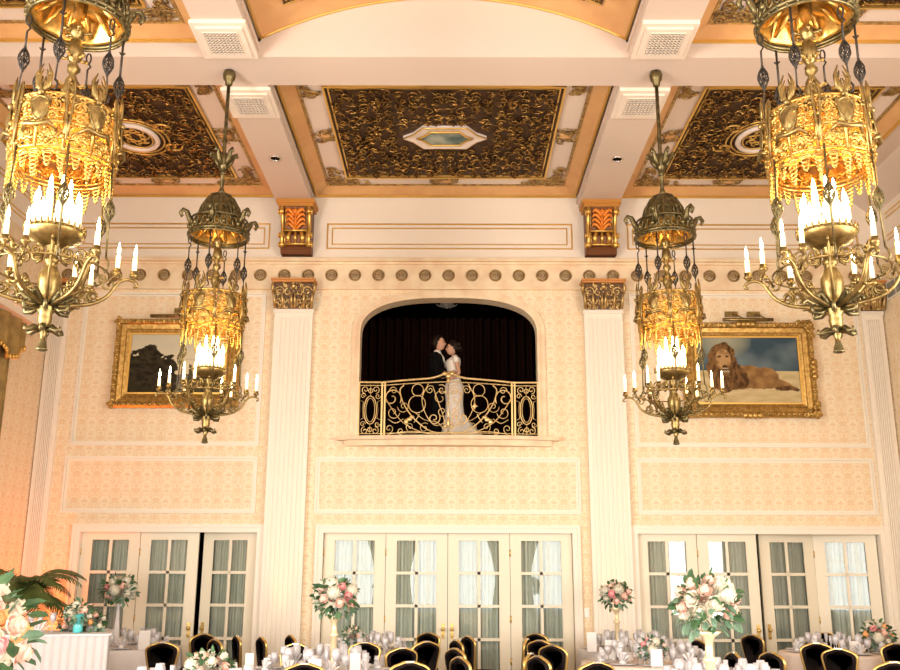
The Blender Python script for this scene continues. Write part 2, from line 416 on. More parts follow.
def pilaster(cx, hw, name, lab, depth=.12):
    t = empty(name, (cx, YW, 0), label=lab, cat='pilaster')
    w = MB(); w.box((-hw, -depth, .35), (hw, 0, 6.22)); n = 7
    for i in range(n):                                     # reeded face
        x = -hw+.055+(2*hw-.11)*(i+.5)/n
        w.box((x-(hw-.055)/n*.62, -depth-.02, .45), (x+(hw-.055)/n*.62, -depth, 6.12))
    w.box((-hw-.015, -depth-.025, 6.2), (hw+.015, 0, 6.27)); w.build('shaft', 'creamtrim', t)
    w = MB(); w.box((-hw-.05, -depth-.06, 0), (hw+.05, 0, .28)); w.box((-hw-.03, -depth-.04, .28), (hw+.03, 0, .35)); w.build('base', 'creamtrim', t)
    c = capital(hw*1.06, .50, depth+.14).build('capital', ['capgold', 'capfield'], t, (0, 0, 6.27))
    w = MB(); w.box((-hw*1.1, -depth-.2, 0), (hw*1.1, 0, .03)); w.box((-hw*1.16, -depth-.24, .03), (hw*1.16, 0, .06)); w.build('abacus', 'redbrown', c, (0, 0, .44))
    return t
M_['capgold'] = mat('capital_gold', (.66, .48, .20), .36, .7, col2=(.36, .22, .08), vscale=14); M_['capfield'] = mat('capital_ground', (.13, .07, .03), .6)
M_['redbrown'] = mat('gilded_abacus', (.62, .30, .10), .4, .4)
pilaster(PL, .33, 'pilaster', 'fluted cream pilaster with gilded capital left of the arched balcony')
pilaster(PR, .33, 'pilaster', 'fluted cream pilaster with gilded capital right of the arched balcony')
pilaster(-6.87, .16, 'pilaster', 'narrow cream pilaster in the left corner of the far wall', .07)
pilaster(7.28, .18, 'pilaster', 'narrow cream pilaster in the right corner of the far wall', .07)

# brackets under the long beams
def bracket(cx, lab):
    t = empty('bracket', (cx, YW, 7.27), label=lab, cat='bracket', group='carved gilt brackets under the ceiling beams')
    w = MB(); h = .86
    side = [(0, 0), (-.16, 0), (-.2, .06), (-.2, .12), (-.26, .16), (-.30, .30), (-.24, .42), (-.30, .60), (-.38, .80), (0, .80)]
    def ext(x0, x1, k=1.0):
        n = len(side); vs = [(x0, y*k, z) for y, z in side]+[(x1, y*k, z) for y, z in side]
        w.add(vs, [tuple(range(n)), tuple(range(n, 2*n))[::-1]]+[(i, i+n, (i+1)%n+n, (i+1)%n) for i in range(n)])
    ext(-.21, .21); ext(-.27, -.20, 1.08); ext(.20, .27, 1.08)
    w.build('body', 'bracketgold', t)
    w = MB()
    for sx in (-1, 1):
        for i, z in enumerate((.44, .51, .58, .65)):
            y = -.31-.045*i
            pts = smoothp([(sx*.015, y, z-.05), (sx*.07, y-.025, z+.03), (sx*(.13), y-.02, z+.07), (sx*.165, y-.005, z+.03)], 3); w.tube(pts, [.012+.018*sin(pi*k/(len(pts)-1)) for k in range(len(pts))], 6)
    for k in range(7):
        a = pi*k/6; w.tube([(0, -.40, .62), (.07*cos(a), -.43, .64+.08*sin(a)), (.14*cos(a), -.425, .64+.13*sin(a))], [.012, .024, .008], 5)
    w.tube([(0, -.29, .40), (0, -.36, .55), (0, -.43, .66)], [.03, .03, .015], 6)
    w.build('leaf_carving', 'redleaf', t)
    w = MB()
    for sx in (-1, 1):
        for (zc, yc, r) in ((.14, -.27, .055), (.30, -.32, .05), (.70, -.42, .06)):
            p = spiral(yc, zc, r, 1.5, pi, 14, 1); w.tube([(sx*.285, y, z) for y, z in p], .016, 5); w.tube([(sx*.20, yc, zc), (sx*.29, yc, zc)], r*.8, 8)
        w.tube([(sx*.235, y*1.09-.012, z) for y, z in side[3:9]], .030, 6); w.tube([(sx*.19, y-.005, z) for y, z in side[3:9]], .010, 5)
        w.tube([(sx*.11, -.27, .17), (sx*.13, -.325, .25), (sx*.10, -.31, .35)], [.03, .045, .03], 6)
    w.tube([(-.2, -.315, .385), (.2, -.315, .385)], .022, 6); w.tube([(-.2, -.27, .15), (.2, -.27, .15)], .020, 6); w.tube([(0, -.27, .17), (0, -.33, .25), (0, -.31, .35)], [.02, .03, .02], 6)
    w.build('scroll_carving', 'goldleaf', t)
    w = MB(); w.box((-.31, -.42, .80), (.31, 0, .86)); w.box((-.34, -.45, .86), (.34, 0, .93)); w.build('cap', 'redgold', t)
M_['bracketgold'] = mat('bracket_gold', (.17, .06, .018), .45, .4)
M_["redgold"] = mat("cap_gold", (.62, .30, .07), .4, .5)
bracket(PL, 'carved gold and orange bracket under the left ceiling beam')
bracket(PR, 'carved gold and orange bracket under the right ceiling beam')

# ------------------------------------------------------------------ ceiling
w = MB(); w.box((XL-.3, -4, 9.3), (XR+.3, YW+T, 9.5)); ceiling = struct(w.build('ceiling', 'ceil'))
YB = [(10.88, 11.6), (6.14, 6.86)]
def part(w, name, m, parent=None): return w.build(name, m, parent if parent is not None else ceiling)
XB = [(PL-.05-.32, PL-.05+.30), (PR-.02-.33, PR-.02+.33)]
XB = [(-3.14, -2.52), (2.24, 2.94)]
for (y0, y1) in YB:
    w = MB(); w.box((XL, y0, ZS), (XR, y1, ZC)); w.box((XL, y0, ZC), (XB[0][0], y1, 9.3)); w.box((XB[1][1], y0, ZC), (XR, y1, 9.3))
    part(w, 'beam', 'ceil')
for (x0, x1) in XB:
    for (y0, y1) in ((11.6, YW), (6.86, 10.88), (0, 6.14)):
        w = MB(); w.box((x0, y0, ZS), (x1, y1, 9.3)); w.box((x0-.035, y0, ZS+.08), (x1+.035, y1, ZS+.14)); part(w, 'beam', 'ceil')
w = MB()                                                   # outer margins
w.box((6.72, 0, ZC), (XR, 6.14, 8.9)); w.box((6.72, 6.86, ZC), (XR, 10.88, 8.9)); w.box((6.72, 11.6, ZC), (XR, YW, 8.9))
w.box((XL, 0, ZC), (-6.92, 6.14, 8.9)); w.box((XL, 6.86, ZC), (-6.92, 10.88, 8.9)); w.box((XL, 11.6, ZC), (-6.92, YW, 8.9))
part(w, 'margin', 'ceil')
w = MB()                                                   # sloped cove along right wall
w.add([(7.07, -2, ZC), (XR, -2, 8.05), (XR, YW, 8.05), (7.07, YW, ZC), (XR, -2, ZC), (XR, YW, ZC)], [(0,1,2,3), (0,3,5,4), (1,4,5,2), (0,4,1), (3,2,5)])
part(w, 'cove', 'ceil')

def relief_mesh(x0, x1, y0, y1, z, hole=None, seed=3, cell=.17):
    """gilded scroll relief hanging under the plane z, mirrored about the panel centre"""
    rr = random.Random(seed); w = MB(); cx, cy = (x0+x1)/2, (y0+y1)/2
    hx, hy = (x1-x0)/2, (y1-y0)/2
    nx, ny = int(hx/cell), int(2*hy/cell); cw, ch = hx/nx, 2*hy/ny
    for j in range(ny):
        for i in range(nx):
            px = (i+.5+rr.uniform(-.2, .2))*cw; py = -hy+(j+.5+rr.uniform(-.2, .2))*ch
            if hole and hole(px, py, .10): continue
            r = cell*rr.uniform(.45, .68); a = rr.uniform(0, 6.28); s = rr.choice((-1, 1)); tn = rr.uniform(.8, 1.4); dz = rr.uniform(.0, .035)
            lw = rr.uniform(.55, 1.0)
            for m in (-1, 1):
                p = spiral(cx+m*px, cy+py, r, tn, a if m > 0 else pi-a, 11, s*m)
                w.tube([(x, y, z-.012-dz-.02*k/11) for k, (x, y) in enumerate(p)], [(.012+.014*sin(pi*min(1, k/7)))*lw for k in range(12)], 4, cap=False, flat=1)
                q = a+2; w.tube([(cx+m*px, cy+py, z-.01), (cx+m*(px+r*.6*cos(q)), cy+py+r*.6*sin(q), z-.045-dz), (cx+m*(px+r*1.25*cos(q+.4)), cy+py+r*1.25*sin(q+.4), z-.02)], [.008, .028*lw, .004], 4, cap=False)
    return w
def frame_rect(w, x0, x1, y0, y1, z, wd, h):
    w.box((x0, y0, z-h), (x1, y0+wd, z)); w.box((x0, y1-wd, z-h), (x1, y1, z)); w.box((x0, y0+wd, z-h), (x0+wd, y1-wd, z)); w.box((x1-wd, y0+wd, z-h), (x1, y1-wd, z))
_rel = {}
def coffer(x0, x1, y0, y1, kind, bw=.38):
    """flat coffer: sloped ochre cove, pale band, gold fillets, dark relief panel"""
    t = MB(); s = .25
    t.box((x0, y0, ZP+.04), (x1, y1, ZP+.10)); t.box((x0+s, y0+s, ZP), (x1-s, y1-s, ZP+.04)); C = part(t, 'coffer', 'pinkw')
    w = MB(); a = [(x0, y0, ZC), (x1, y0, ZC), (x1, y1, ZC), (x0, y1, ZC)]; b = [(x0+s, y0+s, ZP), (x1-s, y0+s, ZP), (x1-s, y1-s, ZP), (x0+s, y1-s, ZP)]
    b2 = [(x, y, ZP+.05) for x, y, _ in a]
    w.add(a+b+b2, [(i, (i+1)%4, (i+1)%4+4, i+4) for i in range(4)]+[(i, i+8, (i+1)%4+8, (i+1)%4) for i in range(4)]); part(w, 'cove', 'orange', C)
    w = MB(); frame_rect(w, x0, x1, y0, y1, ZC+.03, .035, .05); part(w, 'gold_fillet', 'goldleaf', C)
    w = MB(); frame_rect(w, x0+s-.02, x1-s+.02, y0+s-.02, y1-s+.02, ZP+.01, .045, .03)
    part(w, 'rope_moulding', 'dgold', C)
    px0, px1, py0, py1 = x0+s+bw, x1-s-bw, y0+s+bw, y1-s-bw
    w = MB(); w.box((px0, py0, ZP-.01), (px1, py1, ZP+.02)); part(w, 'relief_field', 'field', C)
    w = MB(); frame_rect(w, px0-.03, px1+.03, py0-.03, py1+.03, ZP+.01, .03, .055); frame_rect(w, px0+.04, px1-.04, py0+.04, py1-.04, ZP+.01, .018, .04); part(w, 'panel_fillet', 'goldleaf', C)
    cx, cy = (px0+px1)/2, (py0+py1)/2
    if kind == 'hex': hole = lambda x, y, m: abs(x) < .66+m and abs(y) < .40+m and abs(x)*.9+abs(y) < .74+m
    elif kind == 'oval': hole = lambda x, y, m: (x/(.40+m))**2+(y/(.50+m))**2 < 1
    else: hole = None
    o = part(relief_mesh(px0+.05, px1-.05, py0+.05, py1-.05, ZP-.01, hole), 'relief', 'relief', C)
    # scroll clusters on the pale band
    w = MB(); rr = random.Random(11)
    def cluster(x, y, lx, ly, n):
        for k in range(n):
            qx, qy = x+rr.uniform(-lx, lx), y+rr.uniform(-ly, ly)
            p = spiral(qx, qy, rr.uniform(.05, .10), rr.uniform(.9, 1.3), rr.uniform(0, 6.28), 9, rr.choice((-1, 1)))
            w.tube([(a, b, ZP-.02) for a, b in p], .014, 4, cap=False)
    e = bw/2
    for sx in (-1, 1):
        for sy in (-1, 1):
            X = (px0-e) if sx < 0 else (px1+e); Y = (py0-e) if sy < 0 else (py1+e)
            cluster(X, Y, e*.8, e*.8, 14); cluster(X-sx*.25, Y, .15, e*.45, 8); cluster(X, Y-sy*.25, e*.45, .15, 8); cluster(X-sx*.42, Y+.05*sy, .14, .05, 4); cluster(X+.05*sx, Y-sy*.42, .05, .14, 4)
        cluster((px0-e) if sx < 0 else (px1+e), cy, e*.7, .2, 14); cluster(cx, (py0-e) if sx < 0 else (py1+e), .28, e*.5, 14)
    part(w, 'band_scrolls', 'dgold', C)
    w = MB()
    for sx in (-1, 1):
        w.ball(((px0-e) if sx < 0 else (px1+e), cy, ZP-.01), .10, 10, 6, sx=1.1, sy=.9, sz=.3)
        w.ball((cx, (py0-e) if sx < 0 else (py1+e), ZP-.01), .10, 10, 6, sx=1.4, sy=.8, sz=.3)
    part(w, 'shell_ornament', 'orange', C)
    if kind == 'hex':
        def ringpoly(P, Q, z0, z1, w):
            n = len(P)
            w.add([(cx+x, cy+y, z0) for x, y in P]+[(cx+x, cy+y, z1) for x, y in Q]+[(cx+x, cy+y, z0+.07) for x, y in P], [(i, (i+1)%n, (i+1)%n+n, i+n) for i in range(n)]+[(i, i+2*n, (i+1)%n+2*n, (i+1)%n) for i in range(n)])
        base = [(-.66, 0), (-.50, .12), (-.34, .36), (-.15, .35), (.15, .35), (.34, .36), (.50, .12), (.66, 0), (.50, -.12), (.34, -.36), (.15, -.35), (-.15, -.35), (-.34, -.36), (-.50, -.12)]
        inn = [(x*.66, y*.66) for x, y in base]
        w = MB(); ringpoly(base, inn, ZP-.07, ZP-.05, w); part(w, 'medallion_frame', 'pinkw', C)
        w = MB(); w.tube([(cx+x, cy+y, ZP-.065) for x, y in inn], .018, 5, closed=True); w.tube([(cx+x, cy+y, ZP-.06) for x, y in base], .014, 5, closed=True); part(w, 'medallion_fillet', 'goldleaf', C)
        w = MB(); w.add([(cx+x, cy+y, ZP-.05) for x, y in inn], [tuple(range(14))]); part(w, 'medallion_painting', 'skyart', C)
    if kind == 'oval':
        w = MB(); n = 28
        w.tube([(cx+.33*cos(2*pi*i/n), cy+.43*sin(2*pi*i/n), ZP-.05) for i in range(n)], .045, 6, closed=True); part(w, 'medallion_frame', 'pinkw', C)
        w = MB()
        for r in (.26, .44, .52): w.tube([(cx+r*cos(2*pi*i/n), cy+(r+.1)*sin(2*pi*i/n), ZP-.05) for i in range(n)], .014, 5, closed=True)
        for k in range(8):
            a = k*pi/4; p = spiral(cx+.13*cos(a), cy+.2*sin(a), .09, 1.2, a, 10, 1); w.tube([(x, y, ZP-.04) for x, y in p], .014, 4)
        for sx in (-1, 1):
            for sy in (-1, 1):
                p = spiral(cx+sx*.5, cy+sy*.32, .16, 1.2, 0 if sx > 0 else pi, 14, sx*sy); w.tube([(x, y, ZP-.05) for x, y in p], .018, 5)
        part(w, 'medallion_fillet', 'goldleaf', C)
    return C
M_['skyart'] = mat('painted_sky_medallion', (.42, .46, .36), .6, col2=(.06, .12, .12), vscale=3.5)
coffer(XB[0][1]+.035, XB[1][0]-.035, 11.6, YW, 'hex')
coffer(-6.92, XB[0][0]-.035, 11.6, YW, 'oval'); coffer(XB[1][1]+.035, 6.72, 11.6, YW, 'oval')
coffer(-6.92, XB[0][0]-.035, 6.86, 10.88, 'oval'); coffer(XB[1][1]+.035, 6.72, 6.86, 10.88, 'oval')
# vaulted middle bay nearer the camera
vx0, vx1 = XB[0][1]+.035, XB[1][0]-.035; vc = (vx0+vx1)/2; vh = (vx1-vx0)/2; vr = .60
def vz(x): 
    rad = (vh*vh+vr*vr)/(2*vr); return ZC+.04+sqrt(max(0, rad*rad-(x-vc)**2))-(rad-vr)
NV = 40; vxs = [vx0+(vx1-vx0)*i/NV for i in range(NV+1)]
for (y0, y1) in YB:
    w = MB()
    for i in range(NV): a, b = vxs[i], vxs[i+1]; w.prism([(a, ZC), (b, ZC), (b, vz(b)), (a, vz(a))], y0, y1)
    part(w, 'spandrel', 'ceil')
V = MB()
for i in range(NV):
    a, b = vxs[i], vxs[i+1]; V.prism([(a, vz(a)), (b, vz(b)), (b, vz(b)+.06), (a, vz(a)+.06)], 6.3, 11.5)
V = part(V, 'vault', 'orange')
w = MB(); w.tube([(x, 10.87, vz(x)) for x in vxs], .022, 5); w.tube([(x, 6.87, vz(x)) for x in vxs], .022, 5)
w.tube([(vx0, 6.87, vz(vx0)), (vx0, 10.87, vz(vx0))], .022, 5); w.tube([(vx1, 6.87, vz(vx1)), (vx1, 10.87, vz(vx1))], .022, 5); part(w, 'gold_fillet', 'goldleaf', V)
w = MB()
pxs = [vx0+.38+(vx1-vx0-.76)*i/NV for i in range(NV+1)]
for i in range(NV): a, b = pxs[i], pxs[i+1]; w.prism([(a, vz(a)-.03), (b, vz(b)-.03), (b, vz(b)), (a, vz(a))], 7.3, 10.36)
part(w, 'relief_field', 'field', V)
w = relief_mesh(pxs[0], pxs[-1], 7.32, 10.34, 0, None, 5); w.v = [(x, y, z+vz(x)-.02) for x, y, z in w.v]; part(w, 'relief', 'relief', V)
w = MB(); w.tube([(x, 10.37, vz(x)-.02) for x in pxs], .02, 5); part(w, 'panel_fillet', 'goldleaf', V)

# vents on the beams and recessed spotlights
def grille(cx, cy, lab):
    t = empty('air_vent', (cx, cy, ZS), label=lab, cat='vent', group='white square grilles on the ceiling beams')
    w = MB(); w.box((-.34, -.40, -.05), (.34, .40, 0)); w.box((-.28, -.32, -.075), (.28, .32, -.05)); w.build('plate', 'frieze', t)
    w = MB(); w.box((-.20, -.23, -.0755), (.20, .23, -.074)); w.build('cavity', 'vent', t)  # thin dark sheet, its colour imitates the shade behind the bars
    w = MB(); n = 9
    for i in range(n+1):
        x = -.205+.41*i/n; w.box((x-.010, -.235, -.085), (x+.010, .235, -.076)); y = -.235+.47*i/n; w.box((-.205, y-.011, -.085), (.205, y+.011, -.076))
    w.build('grille_bars', 'frieze', t)
cxl, cxr = sum(XB[0])/2, sum(XB[1])/2
grille(cxl, 12.05, 'white square air grille on the left beam, just beyond the cross beam'); grille(cxr, 12.05, 'white square air grille on the right beam, just beyond the cross beam')
grille(cxl, 10.44, 'white square air grille on the left beam, nearer than the cross beam'); grille(cxr, 10.44, 'white square air grille on the right beam, nearer than the cross beam')
for x, s in ((cxl, 'left'), (cxr, 'right')):
    t = empty('recessed_spotlight', (x, 13.9, ZS), label='small round recessed spotlight in the %s ceiling beam' % s, cat='spotlight')
    w = MB(); w.tube([(.085*cos(a*pi/8), .085*sin(a*pi/8), -.006) for a in range(16)], .014, 5, closed=True); w.build('trim_ring', 'silver', t)
    w = MB(); w.lathe([(.08, -.006), (.001, -.003)], 12); w.build('lens', 'vent', t)

# wall grille on the right wall, outlet plates
t = empty('wall_vent', (XR-.002, 15.36, 6.56), label='grey two panel air vent high on the right side wall', cat='vent')
w = MB(); w.box((-.03, -.34, -.16), (0, .34, .16)); w.build('vent_frame', 'cream', t)
for y in (-.16, .16):
    w = MB(); w.box((-.035, y-.14, -.13), (-.03, y+.14, .13))
    for k in range(9): z = -.12+.03*k; w.box((-.042, y-.13, z-.004), (-.034, y+.13, z+.004))
    w.build('louvre_panel', 'steel', t)
w = MB(); w.box((-.04, -.02, -.07), (.04, 0, .07)); w.box((-.012, -.03, -.025), (.012, -.02, .025))
tag(w.build('light_switch', 'white', None, (2.17, YW, 1.22)), 'small white light switch plate on the wallpaper between middle and right doors', 'switch')

# ------------------------------------------------------------------ French doors
def leaf(name, x, wd, rot=0, y=YW+.10, lab=None, handle=None, hinge=1):
    """door leaf, local x from 0 to wd*hinge"""
    t = empty(name, (x, y, 0)); t.rotation_euler = (0, 0, rot); t['kind'] = 'structure'
    H = 2.50; st = .165; w = MB(); x0, x1 = (0, wd) if hinge > 0 else (-wd, 0)
    rows = [.27+.52*k for k in range(5)]
    w.box((x0, -.025, .01), (x0+st, .025, H)); w.box((x1-st, -.025, .01), (x1, .025, H)); w.box((x0+st, -.025, 2.35), (x1-st, .025, H)); w.box((x0+st, -.025, .01), (x1-st, .025, .27))
    for z in rows[1:4]: w.box((x0+st, -.02, z-.024), (x1-st, .02, z+.024))
    cx = (x0+x1)/2; w.box((cx-.024, -.02, .27), (cx+.024, .02, 2.35))
    a, b = x0+st, x1-st
    for (p0, p1) in ((a, a+.015), (b-.015, b)): w.box((p0, -.032, .27), (p1, -.025, 2.35))
    w.build('door_frame', 'doorpaint', t)
    w = MB(); w.box((a, -.004, .27), (b, .004, 2.35)); w.build('glass_panes', 'glass', t)
    w = MB(); ph = R.uniform(0, 6)
    w.grid(lambda u, v: (a-.03+(b-a+.06)*u, .09+.034*sin(u*2*pi*9+ph+.4*sin(v*3))+.013*sin(u*2*pi*23+ph), .2+2.2*v), 110, 4); w.build('sheer_curtain', 'sheer', t)
    if handle:
        hx = (x1-.07) if handle > 0 else (x0+.07)
        w = MB(); w.box((hx-.025, -.035, .80), (hx+.025, -.025, 1.04)); w.ball((hx, -.07, .95), .032, 10, 6); w.ball((hx, -.055, .84), .02, 8, 5); w.tube([(hx, -.03, .95), (hx, -.06, .95)], .012, 6); w.build('door_handle', 'chairgold', t)
    hg = x0 if not handle or handle > 0 else x1
    w = MB()
    for z in (.4, 1.05, 2.1): w.tube([(hg, -.032, z), (hg, -.032, z+.11)], .011, 6)
    w.build('hinge', 'chairgold', t)
    return t
dn = 1
def casing(a, b):
    w = MB()
    for (o, d, q) in ((0, .06, .05), (.05, .04, .08)):
        w.box((a+o, YW-d, 0), (a+o+q, YW-.001, 2.60-o-q)); w.box((b-o-q, YW-d, 0), (b-o, YW-.001, 2.60-o-q)); w.box((a+o, YW-d, 2.60-o-q), (b-o, YW-.001, 2.60-o))
    w.box((a+.03, YW, 0), (a+.125, YW+.2, 2.51)); w.box((b-.125, YW, 0), (b-.03, YW+.2, 2.51)); w.box((a+.03, YW, 2.51), (b-.03, YW+.2, 2.54))
    o = struct(w.build('trim_%d' % TN[0], 'creamtrim')); TN[0] += 1
for a, b in DOORS: casing(a-.03, b+.03)
a, b = DOORS[1]; a += .10; b -= .10; L = (b-a)/4
for k in range(4): leaf('door_%d' % dn, a+L*k+.004, L-.008, handle={1: 1, 2: -1}.get(k)); dn += 1
a, b = DOORS[0]; a += .10; b -= .10; L = (b-a)/3
leaf('door_%d' % dn, a, L-.01); dn += 1
leaf('door_%d' % dn, a+L, L-.01, handle=1); dn += 1
leaf('door_%d' % dn, b, L-.03, rot=radians(-9), hinge=-1, handle=-1); dn += 1
a, b = DOORS[2]; a += .10; b -= .10; L = (b-a)/4
leaf('door_%d' % dn, a, L-.01); dn += 1
leaf('door_%d' % dn, a+L, L-.02, handle=1); dn += 1
leaf('door_%d' % dn, b-.02, L-.01, rot=radians(-13), hinge=-1, y=YW+.12); dn += 1
jx, jy = b-.02-(L-.01)*cos(radians(13)), YW+.12+(L-.01)*sin(radians(13))
leaf('door_%d' % dn, jx-.012, L-.05, rot=radians(7), hinge=-1, y=jy, handle=-1); dn += 1

# ------------------------------------------------------------------ paintings
def colour_canvas(name, w_, h_, fn, parent, loc, nu=150, nv=100):
    wb = MB(); wb.grid(lambda u, v: (w_*u, 0, h_*v), nu, nv, False)
    o = wb.build(name, 'oilpaint', parent, loc)
    ca = o.data.color_attributes.new('Paint', 'FLOAT_COLOR', 'POINT')
    k = 0
    for j in range(nv+1):
        for i in range(nu+1):
            c = fn(i/nu, j/nv); ca.data[k].color = (*c, 1); k += 1
    return o
m = bpy.data.materials.new('oilpaint'); m.use_nodes = True; b_ = m.node_tree.nodes['Principled BSDF']; b_.inputs['Roughness'].default_value = .8; b_.inputs['Specular IOR Level'].default_value = .1
at_ = m.node_tree.nodes.new('ShaderNodeVertexColor'); at_.layer_name = 'Paint'; m.node_tree.links.new(at_.outputs[0], b_.inputs['Base Color']); M_['oilpaint'] = m
from mathutils import noise as NZ
def nz(x, y, s, o=0): return NZ.noise(Vector((x*s, y*s, o)))
def fbm(x, y, s, o=0): return nz(x, y, s, o)+.5*nz(x, y, s*2.1, o+3)+.25*nz(x, y, s*4.3, o+7)
def mixc(a, b, t): t = max(0, min(1, t)); return tuple(p*(1-t)+q*t for p, q in zip(a, b))
def landscape(u, v):
    sky = mixc((.80, .66, .42), (.55, .53, .42), v*.9+.3*fbm(u, v, 3))
    c = mixc(sky, (.16, .18, .2), max(0, fbm(u, v*3, 4, 5)-.5)*.9)
    if v < .30+.04*fbm(u, v, 8): c = (.10, .085, .05) if u > .45 else (.03, .025, .015)
    if v < .14+.03*fbm(u, 0, 4): c = (.035, .028, .015)
    n = .10*fbm(u, v, 7, 1)
    if ((u-.17)/.23)**2+((v-.42)/.36)**2 < 1+n*7 or ((u-.34)/.16)**2+((v-.36)/.28)**2 < 1+n*7: c = mixc((.018, .015, .010), (.05, .04, .022), .5+fbm(u, v, 14))
    if u > .62 and v < .42+.12*fbm(u, v, 5, 9): c = mixc((.05, .045, .025), (.10, .08, .04), .5+fbm(u, v, 12))
    if .5 < u < .62 and v < .3: c = (.18, .19, .17)
    return c
def ell(u, v, cx, cy, rx, ry, an=0):
    x, y = u-cx, (v-cy); x, y = x*cos(an)+y*sin(an), -x*sin(an)+y*cos(an); return (x/rx)**2+(y/ry)**2
def lion(u, v):
    c = mixc((.16, .21, .22), (.045, .075, .10), .5+.8*fbm(u, v, 2.5)+.5*(u-.3))
    if v > .7 and u < .55: c = mixc(c, (.34, .34, .24), 1-ell(u, v, .28, 1.0, .3, .35))
    hz = .50-.02*u
    if v < hz: c = mixc((.46, .36, .18), (.58, .48, .27), .5+.8*fbm(u, v*3, 5))
    n = .12*fbm(u, v, 12, 4)
    tan, dk, md = (.34, .19, .07), (.07, .035, .015), (.20, .105, .04)
    body = min(ell(u, v, .50, .44, .20, .13, -.15), ell(u, v, .66, .40, .14, .14, -.3), ell(u, v, .80, .30, .15, .055, -.5), ell(u, v, .62, .27, .18, .06, 0))
    if body < 1+n: c = mixc(tan, md, .4+fbm(u, v, 9)+(.45-v)*1.2)
    if ell(u, v, .84, .22, .09, .035, 0) < 1 or ell(u, v, .93, .22, .07, .03, -.5) < 1: c = mixc(dk, md, .4+fbm(u, v, 20))
    if ell(u, v, .32, .25, .22, .055, .02) < 1+n: c = mixc(tan, md, .3+fbm(u, v, 10))
    mane = min(ell(u, v, .255, .62, .145, .30, .0), ell(u, v, .25, .48, .15, .33, .05), ell(u, v, .36, .42, .13, .22, .3))
    if mane < 1+n*2: c = mixc(md, dk, .35+1.3*fbm(u*2, v*.7, 13)+(u-.25)*1.6)
    face = ell(u, v, .265, .66, .075, .17)
    if face < 1: c = mixc((.46, .28, .12), md, .1+fbm(u, v, 14)+.3*face)
    for ex in (.17, .36):
        if ell(u, v, ex, .80, .022, .04) < 1: c = md
        if ell(u, v, ex, .80, .010, .02) < 1: c = dk
    for ex in (.228, .302):
        if ell(u, v, ex, .71, .018, .016) < 1: c = dk
    if ell(u, v, .272, .60, .026, .09) < 1: c = (.42, .27, .12)
    if ell(u, v, .276, .555, .026, .026) < 1: c = dk
    if ell(u, v, .276, .49, .045, .045) < 1: c = (.40, .32, .20)
    if ell(u, v, .276, .505, .045, .010) < 1: c = dk
    if ell(u, v, .276, .44, .035, .03) < 1: c = md
    return c
def painting(x0, x1, z0, z1, fw, fn, lab, ornate, nlamps, lx0, lx1):
    W, H = x1-x0, z1-z0; t = empty('painting', (x0, YW, z0), label=lab, cat='painting')
    w = MB()
    prof = [(0, -.02), (.0, -.09), (.03, -.13), (.08, -.12), (.10, -.08), (.17, -.06), (.19, -.075), (.22, -.06), (fw, -.03), (fw, 0)]
    prof = [(p[0]*fw/prof[-1][0], p[1]) for p in prof]
    cor = [(0, 0, 1, 1), (W, 0, -1, 1), (W, H, -1, -1), (0, H, 1, -1)]
    vs = [(cx+sx*p, d, cz+sz*p) for cx, cz, sx, sz in cor for p, d in prof]; n = len(prof)
    w.add(vs, [(k*n+i, ((k+1)%4)*n+i, ((k+1)%4)*n+i+1, k*n+i+1) for k in range(4) for i in range(n-1)])
    w.build('picture_frame', 'frame', t)
    w = MB(); rr = random.Random(4)                         # carved running ornament
    per = []
    for k, (L, f) in enumerate(((W, lambda s: (s, .05)), (W, lambda s: (s, H-.05)), (H, lambda s: (.05, s)), (H, lambda s: (W-.05, s)))):
        m_ = int(L/.085)
        for i in range(m_+1):
            x, z = f(L*i/m_); w.ball((x, -.125, z), .034, 6, 4, sy=.7); 
            p = spiral(x, z, .04, 1, rr.uniform(0, 6), 7); w.tube([(a, -.14, b) for a, b in p], .009, 4, cap=False)
    if ornate:
        for cx, cz, sx, sz in cor:
            for q in ((.10, .10, .10), (.22, .06, .07), (.06, .22, .07), (.34, .04, .05), (.04, .34, .05)):
                p = spiral(cx+sx*q[0]*.7, cz+sz*q[1]*.7, q[2], 1.4, rr.uniform(0, 6), 12); w.tube([(a, -.15, b) for a, b in p], .02, 5)
                w.ball((cx+sx*q[0]*.6, -.12, cz+sz*q[1]*.6), q[2]*.8, 8, 5, sy=.5)
        for (x, z) in ((W/2, .03), (W/2, H-.03), (.03, H/2), (W-.03, H/2)):
            for dx in (-.12, -.04, .04, .12):
                ox, oz = (dx, 0) if z < .1 or z > H-.1 else (0, dx)
                w.ball((x+ox, -.13, z+oz), .06, 8, 5, sy=.6)
    w.build('frame_carving', 'frame', t)
    w = MB(); frame_n = fw+.0
    for (a, b, c, d) in ((fw-.03, W-fw+.03, fw-.03, fw), (fw-.03, W-fw+.03, H-fw, H-fw+.03)): w.box((a, -.05, c), (b, -.02, d))
    w.box((fw-.03, -.05, fw), (fw, -.02, H-fw)); w.box((W-fw, -.05, fw), (W-fw+.03, -.02, H-fw)); w.build('inner_slip', 'goldleaf', t)
    colour_canvas('canvas', W-2*fw, H-2*fw, fn, t, (fw, -.028, fw))
    # picture light
    pl = empty('picture_light', ((lx0+lx1)/2, YW, z1-.08), label='brass picture light above ' + ('the lion painting' if ornate else 'the dark landscape painting'), cat='picture light'); hw = (lx1-lx0)/2
    w = MB(); w.tube([(-hw, -.28, .08), (hw, -.28, .08)], .032, 8); w.build('lamp_tube', 'brass', pl)
    xs2 = [0.0] if nlamps == 1 else [-hw*.45, hw*.45]
    for x in xs2:
        w = MB(); w.tube([(x+.12, -.28, .1), (x+.05, -.14, .2), (x, -.02, .24)], .012, 6); w.box((x-.12, -.05, .20), (x+.1, 0, .29)); w.build('lamp_bracket', 'brass', pl)
